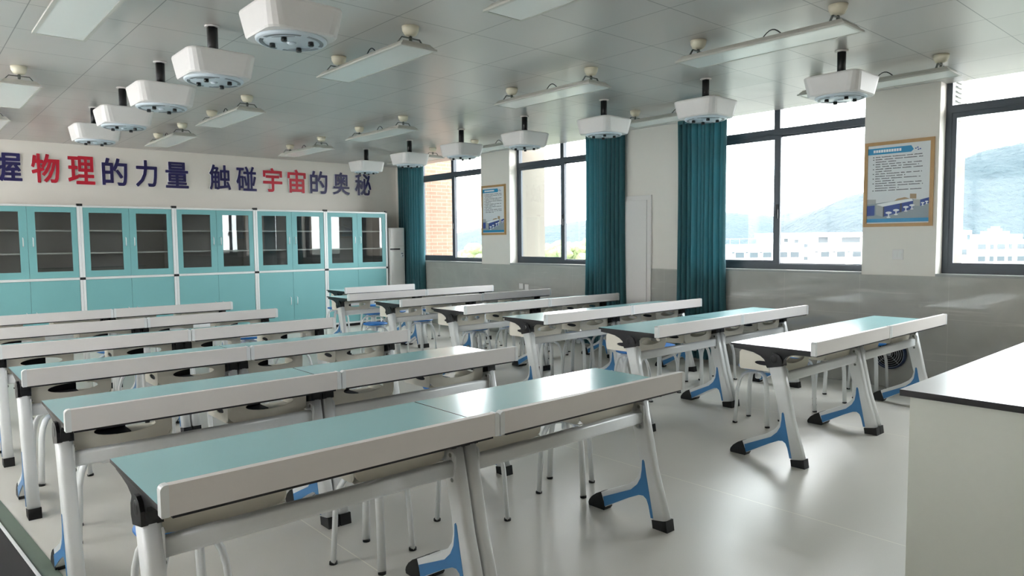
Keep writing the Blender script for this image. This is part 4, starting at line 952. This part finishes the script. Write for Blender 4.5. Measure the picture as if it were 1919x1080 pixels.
def tree(name, r, f, top, crown, seed, label):
    p = far(r, f, -14)
    t_ = thing(name, p, label, 'tree', 'trees below the far windows')
    rnd = random.Random(seed)
    H_ = top + 14
    MB().tube([(0, 0, 0), (0.1, 0.05, H_ * .4), (0, 0.1, H_ - crown)], 0.22, 8, upv=(1, 0, 0)).build('trunk', 'bark', t_)
    q = MB()
    for k in range(60):
        a = rnd.uniform(0, 2 * PI); e = rnd.uniform(-.6, 1); rr = crown * (rnd.uniform(.35, 1)) * math.sqrt(max(.05, 1 - max(0, e) ** 2 * .9))
        s_ = crown * rnd.uniform(.16, .28)
        q.sphere((rr * math.cos(a), rr * math.sin(a), H_ - crown + e * crown * .82), s_, 0, 2, (1, 1, .8))
    for v in q.bm.verts: v.co += Vector((rnd.uniform(-1, 1), rnd.uniform(-1, 1), rnd.uniform(-1, 1))) * 0.09
    q.build('foliage', 'leaves', t_)
tree('tree', -4.2, 40, 1.15, 2.1, 1, 'pale green tree seen at the bottom of the farthest window, left')
tree('tree', -1.9, 47, 1.35, 2.3, 2, 'pale green tree seen at the bottom of the farthest window, right')
tree('tree', 2.3, 41, 1.5, 2.1, 3, 'pale green tree left of the mullion in the second far window')
tree('tree', 5.2, 47, 1.55, 2.4, 4, 'pale green tree right of the mullion in the second far window')
tree('tree', 7.4, 41, 1.6, 2.2, 5, 'pale green tree mostly behind the curtain left of the white door')

def building(name, f, label, parts):
    """facade turned towards the school; parts = (part name, material, boxes r0, r1, z0, z1, depth out, depth in)"""
    t_ = thing(name, far(parts[0][2][0], f, -14), label, 'building')
    t_.rotation_euler = (0, 0, -YAW)
    r0 = parts[0][2][0]
    for nm, mk, bx in parts:
        MB().box(bx[0] - r0, bx[1] - r0, -bx[4], bx[5], bx[2] + 14, bx[3] + 14).build(nm, mk, t_)
P_ = [('wall', 'bld_white', (50, 71, -14, -0.1, 0, 14)), ('wall', 'bld_white', (71, 102, -14, 1.9, 0, 14)), ('roof', 'bld_roof', (70.6, 103, 1.9, 3.0, 1.2, 15)), ('ledge', 'bld_white', (50, 102, -1.55, -1.4, 0.5, 0))]
for k in range(6): P_.append(('railing', 'bld_roof', (56.5 + k * 2.5, 56.56 + k * 2.5, -0.1, 1.6, -0.2, 0.3)))
P_.append(('railing', 'bld_roof', (56, 70.9, 1.5, 1.6, -0.2, 0.3)))
def win(r, z, w_=2.3, h_=1.45): P_.append(('window', 'bld_glass', (r - w_ / 2, r + w_ / 2, z, z + h_, 0.04, 0.2)))
for r in (61.6, 65.4, 69.0, 73.3, 76.4, 84.6, 88.9, 93.2, 97.5):
    win(r, -3.6)
    win(r, -6.9)
for r in (59.8, 63.5, 67.3, 82.3, 87.0, 91.0): win(r, -2.4, .8, .35)
for r, z in ((74.0, .5), (76.8, .2), (79.4, -1.0), (79.4, -4.4)): win(r, z, 1.1, 1.0)
win(84.0, .25, 2.6, 1.5); win(91.5, .25, 5.0, 1.4)
building('apartment_building', 190, 'long white apartment building with blue-grey roof beyond the window left of the large notice', P_)
P_ = [('wall', 'bld_white', (124.6, 150, -14, 0.6, 0, 14)), ('wall', 'bld_white', (113, 124.6, -14, -0.1, -2, 14)), ('parapet', 'bld_white', (126.2, 137.6, .6, 2.1, .3, 4)), ('parapet', 'bld_white', (128.4, 134.0, 2.1, 2.9, .3, 3)), ('gable', 'bld_white', (130.0, 132.0, 2.9, 3.6, .3, 2.5)), ('gable', 'bld_white', (130.5, 131.4, 3.6, 4.2, .3, 2)), ('shed', 'slot_grey', (113, 125.4, -0.1, 2.1, -4, 12)), ('roof', 'bld_roof', (112, 126.0, 2.1, 3.3, -3, 12))]
for r in (126.9, 132.1, 137.5, 142.5): win(r, -1.95, 2.2, 1.45); win(r, -5.2, 2.0, 1.4)
for r in (129.6, 134.6): win(r, -1.95, 1.0, 1.4); win(r, -5.2, 1.2, 1.4)
win(122.2, -3.4, 1.3, 1.6)
for k in range(8): win(127.2 + k * 1.35, 0.9, .35, .5)
building('apartment_building', 190, 'white building with stepped ornamental parapet beyond the nearest window', P_)

def hill(name, f, ridge, depth, seed, rough, label):
    """a wooded ridge: ridge = (offset to the right, height) points at distance f"""
    rnd = random.Random(seed)
    r0, r1 = ridge[0][0], ridge[-1][0]
    nu, nv = 130, 24
    def hz(r):
        for (a, ha), (b_, hb) in zip(ridge, ridge[1:]):
            if a <= r <= b_:
                s = (r - a) / (b_ - a); s = s * s * (3 - 2 * s) * .5 + s * .5
                return ha + (hb - ha) * s
        return ridge[-1][1]
    bm = bmesh.new(); g = []
    for j in range(nv + 1):
        v = j / nv
        row = []
        for i in range(nu + 1):
            r = r0 + (r1 - r0) * i / nu
            top = hz(r) + 14
            prof = math.sin(min(1, v / .6) * PI / 2) ** 1.2 if v <= .6 else math.cos((v - .6) / .4 * PI / 2)
            z = -14 + top * prof + (rnd.uniform(-1, 1) * rough if 0 < v else 0) * (1 if v <= .6 else .4)
            row.append(bm.verts.new(far(r, f - depth * .6 + depth * v, z)))
        g.append(row)
    for j in range(nv):
        for i in range(nu):
            fc = bm.faces.new((g[j][i], g[j][i + 1], g[j + 1][i + 1], g[j + 1][i])); fc.smooth = True
    bmesh.ops.recalc_face_normals(bm, faces=bm.faces)
    me = bpy.data.meshes.new(name); bm.to_mesh(me); bm.free(); me.materials.append(MATS['forest'])
    o = bpy.data.objects.new(name, me); COL.objects.link(o)
    struct(o); o['label'] = label
hill('hill', 650, [(180, -14), (215, -5), (251, 8), (281, 27), (323, 43), (363, 57.5), (414, 73), (441, 82), (470, 87), (520, 92), (600, 84), (720, 40)], 320, 2, 1.1, 'wooded hill rising to the right beyond the two nearer windows')
hill('hill', 1400, [(-420, 10), (-180, 16), (-110, 18), (-83, 24), (-56, 28), (0, 26), (65, 31), (107, 35), (150, 41), (250, 46), (380, 48), (425, 53), (478, 49), (520, 43), (557, 54), (594, 49), (700, 40), (900, 20)], 500, 3, 1.6, 'distant low blue ridge beyond the far windows')

m, t, b = new_mat('haze')
t.nodes.remove(b)
vs = N(t, 'ShaderNodeVolumeScatter'); vs.inputs['Density'].default_value = 0.000045
vs.inputs['Color'].default_value = (0.93, 0.97, 1.0, 1)
t.links.new(vs.outputs[0], t.nodes['Material Output'].inputs['Volume'])
hz_ = MB().box(-500, 1000, 0, 1500, 0, 260).build('haze', 'haze')
hz_.location = far(0, 240, -13.9); hz_.rotation_euler = (0, 0, -YAW)
tag(hz_, 'pale summer haze lying over the wooded hills outside', 'haze', kind='stuff')
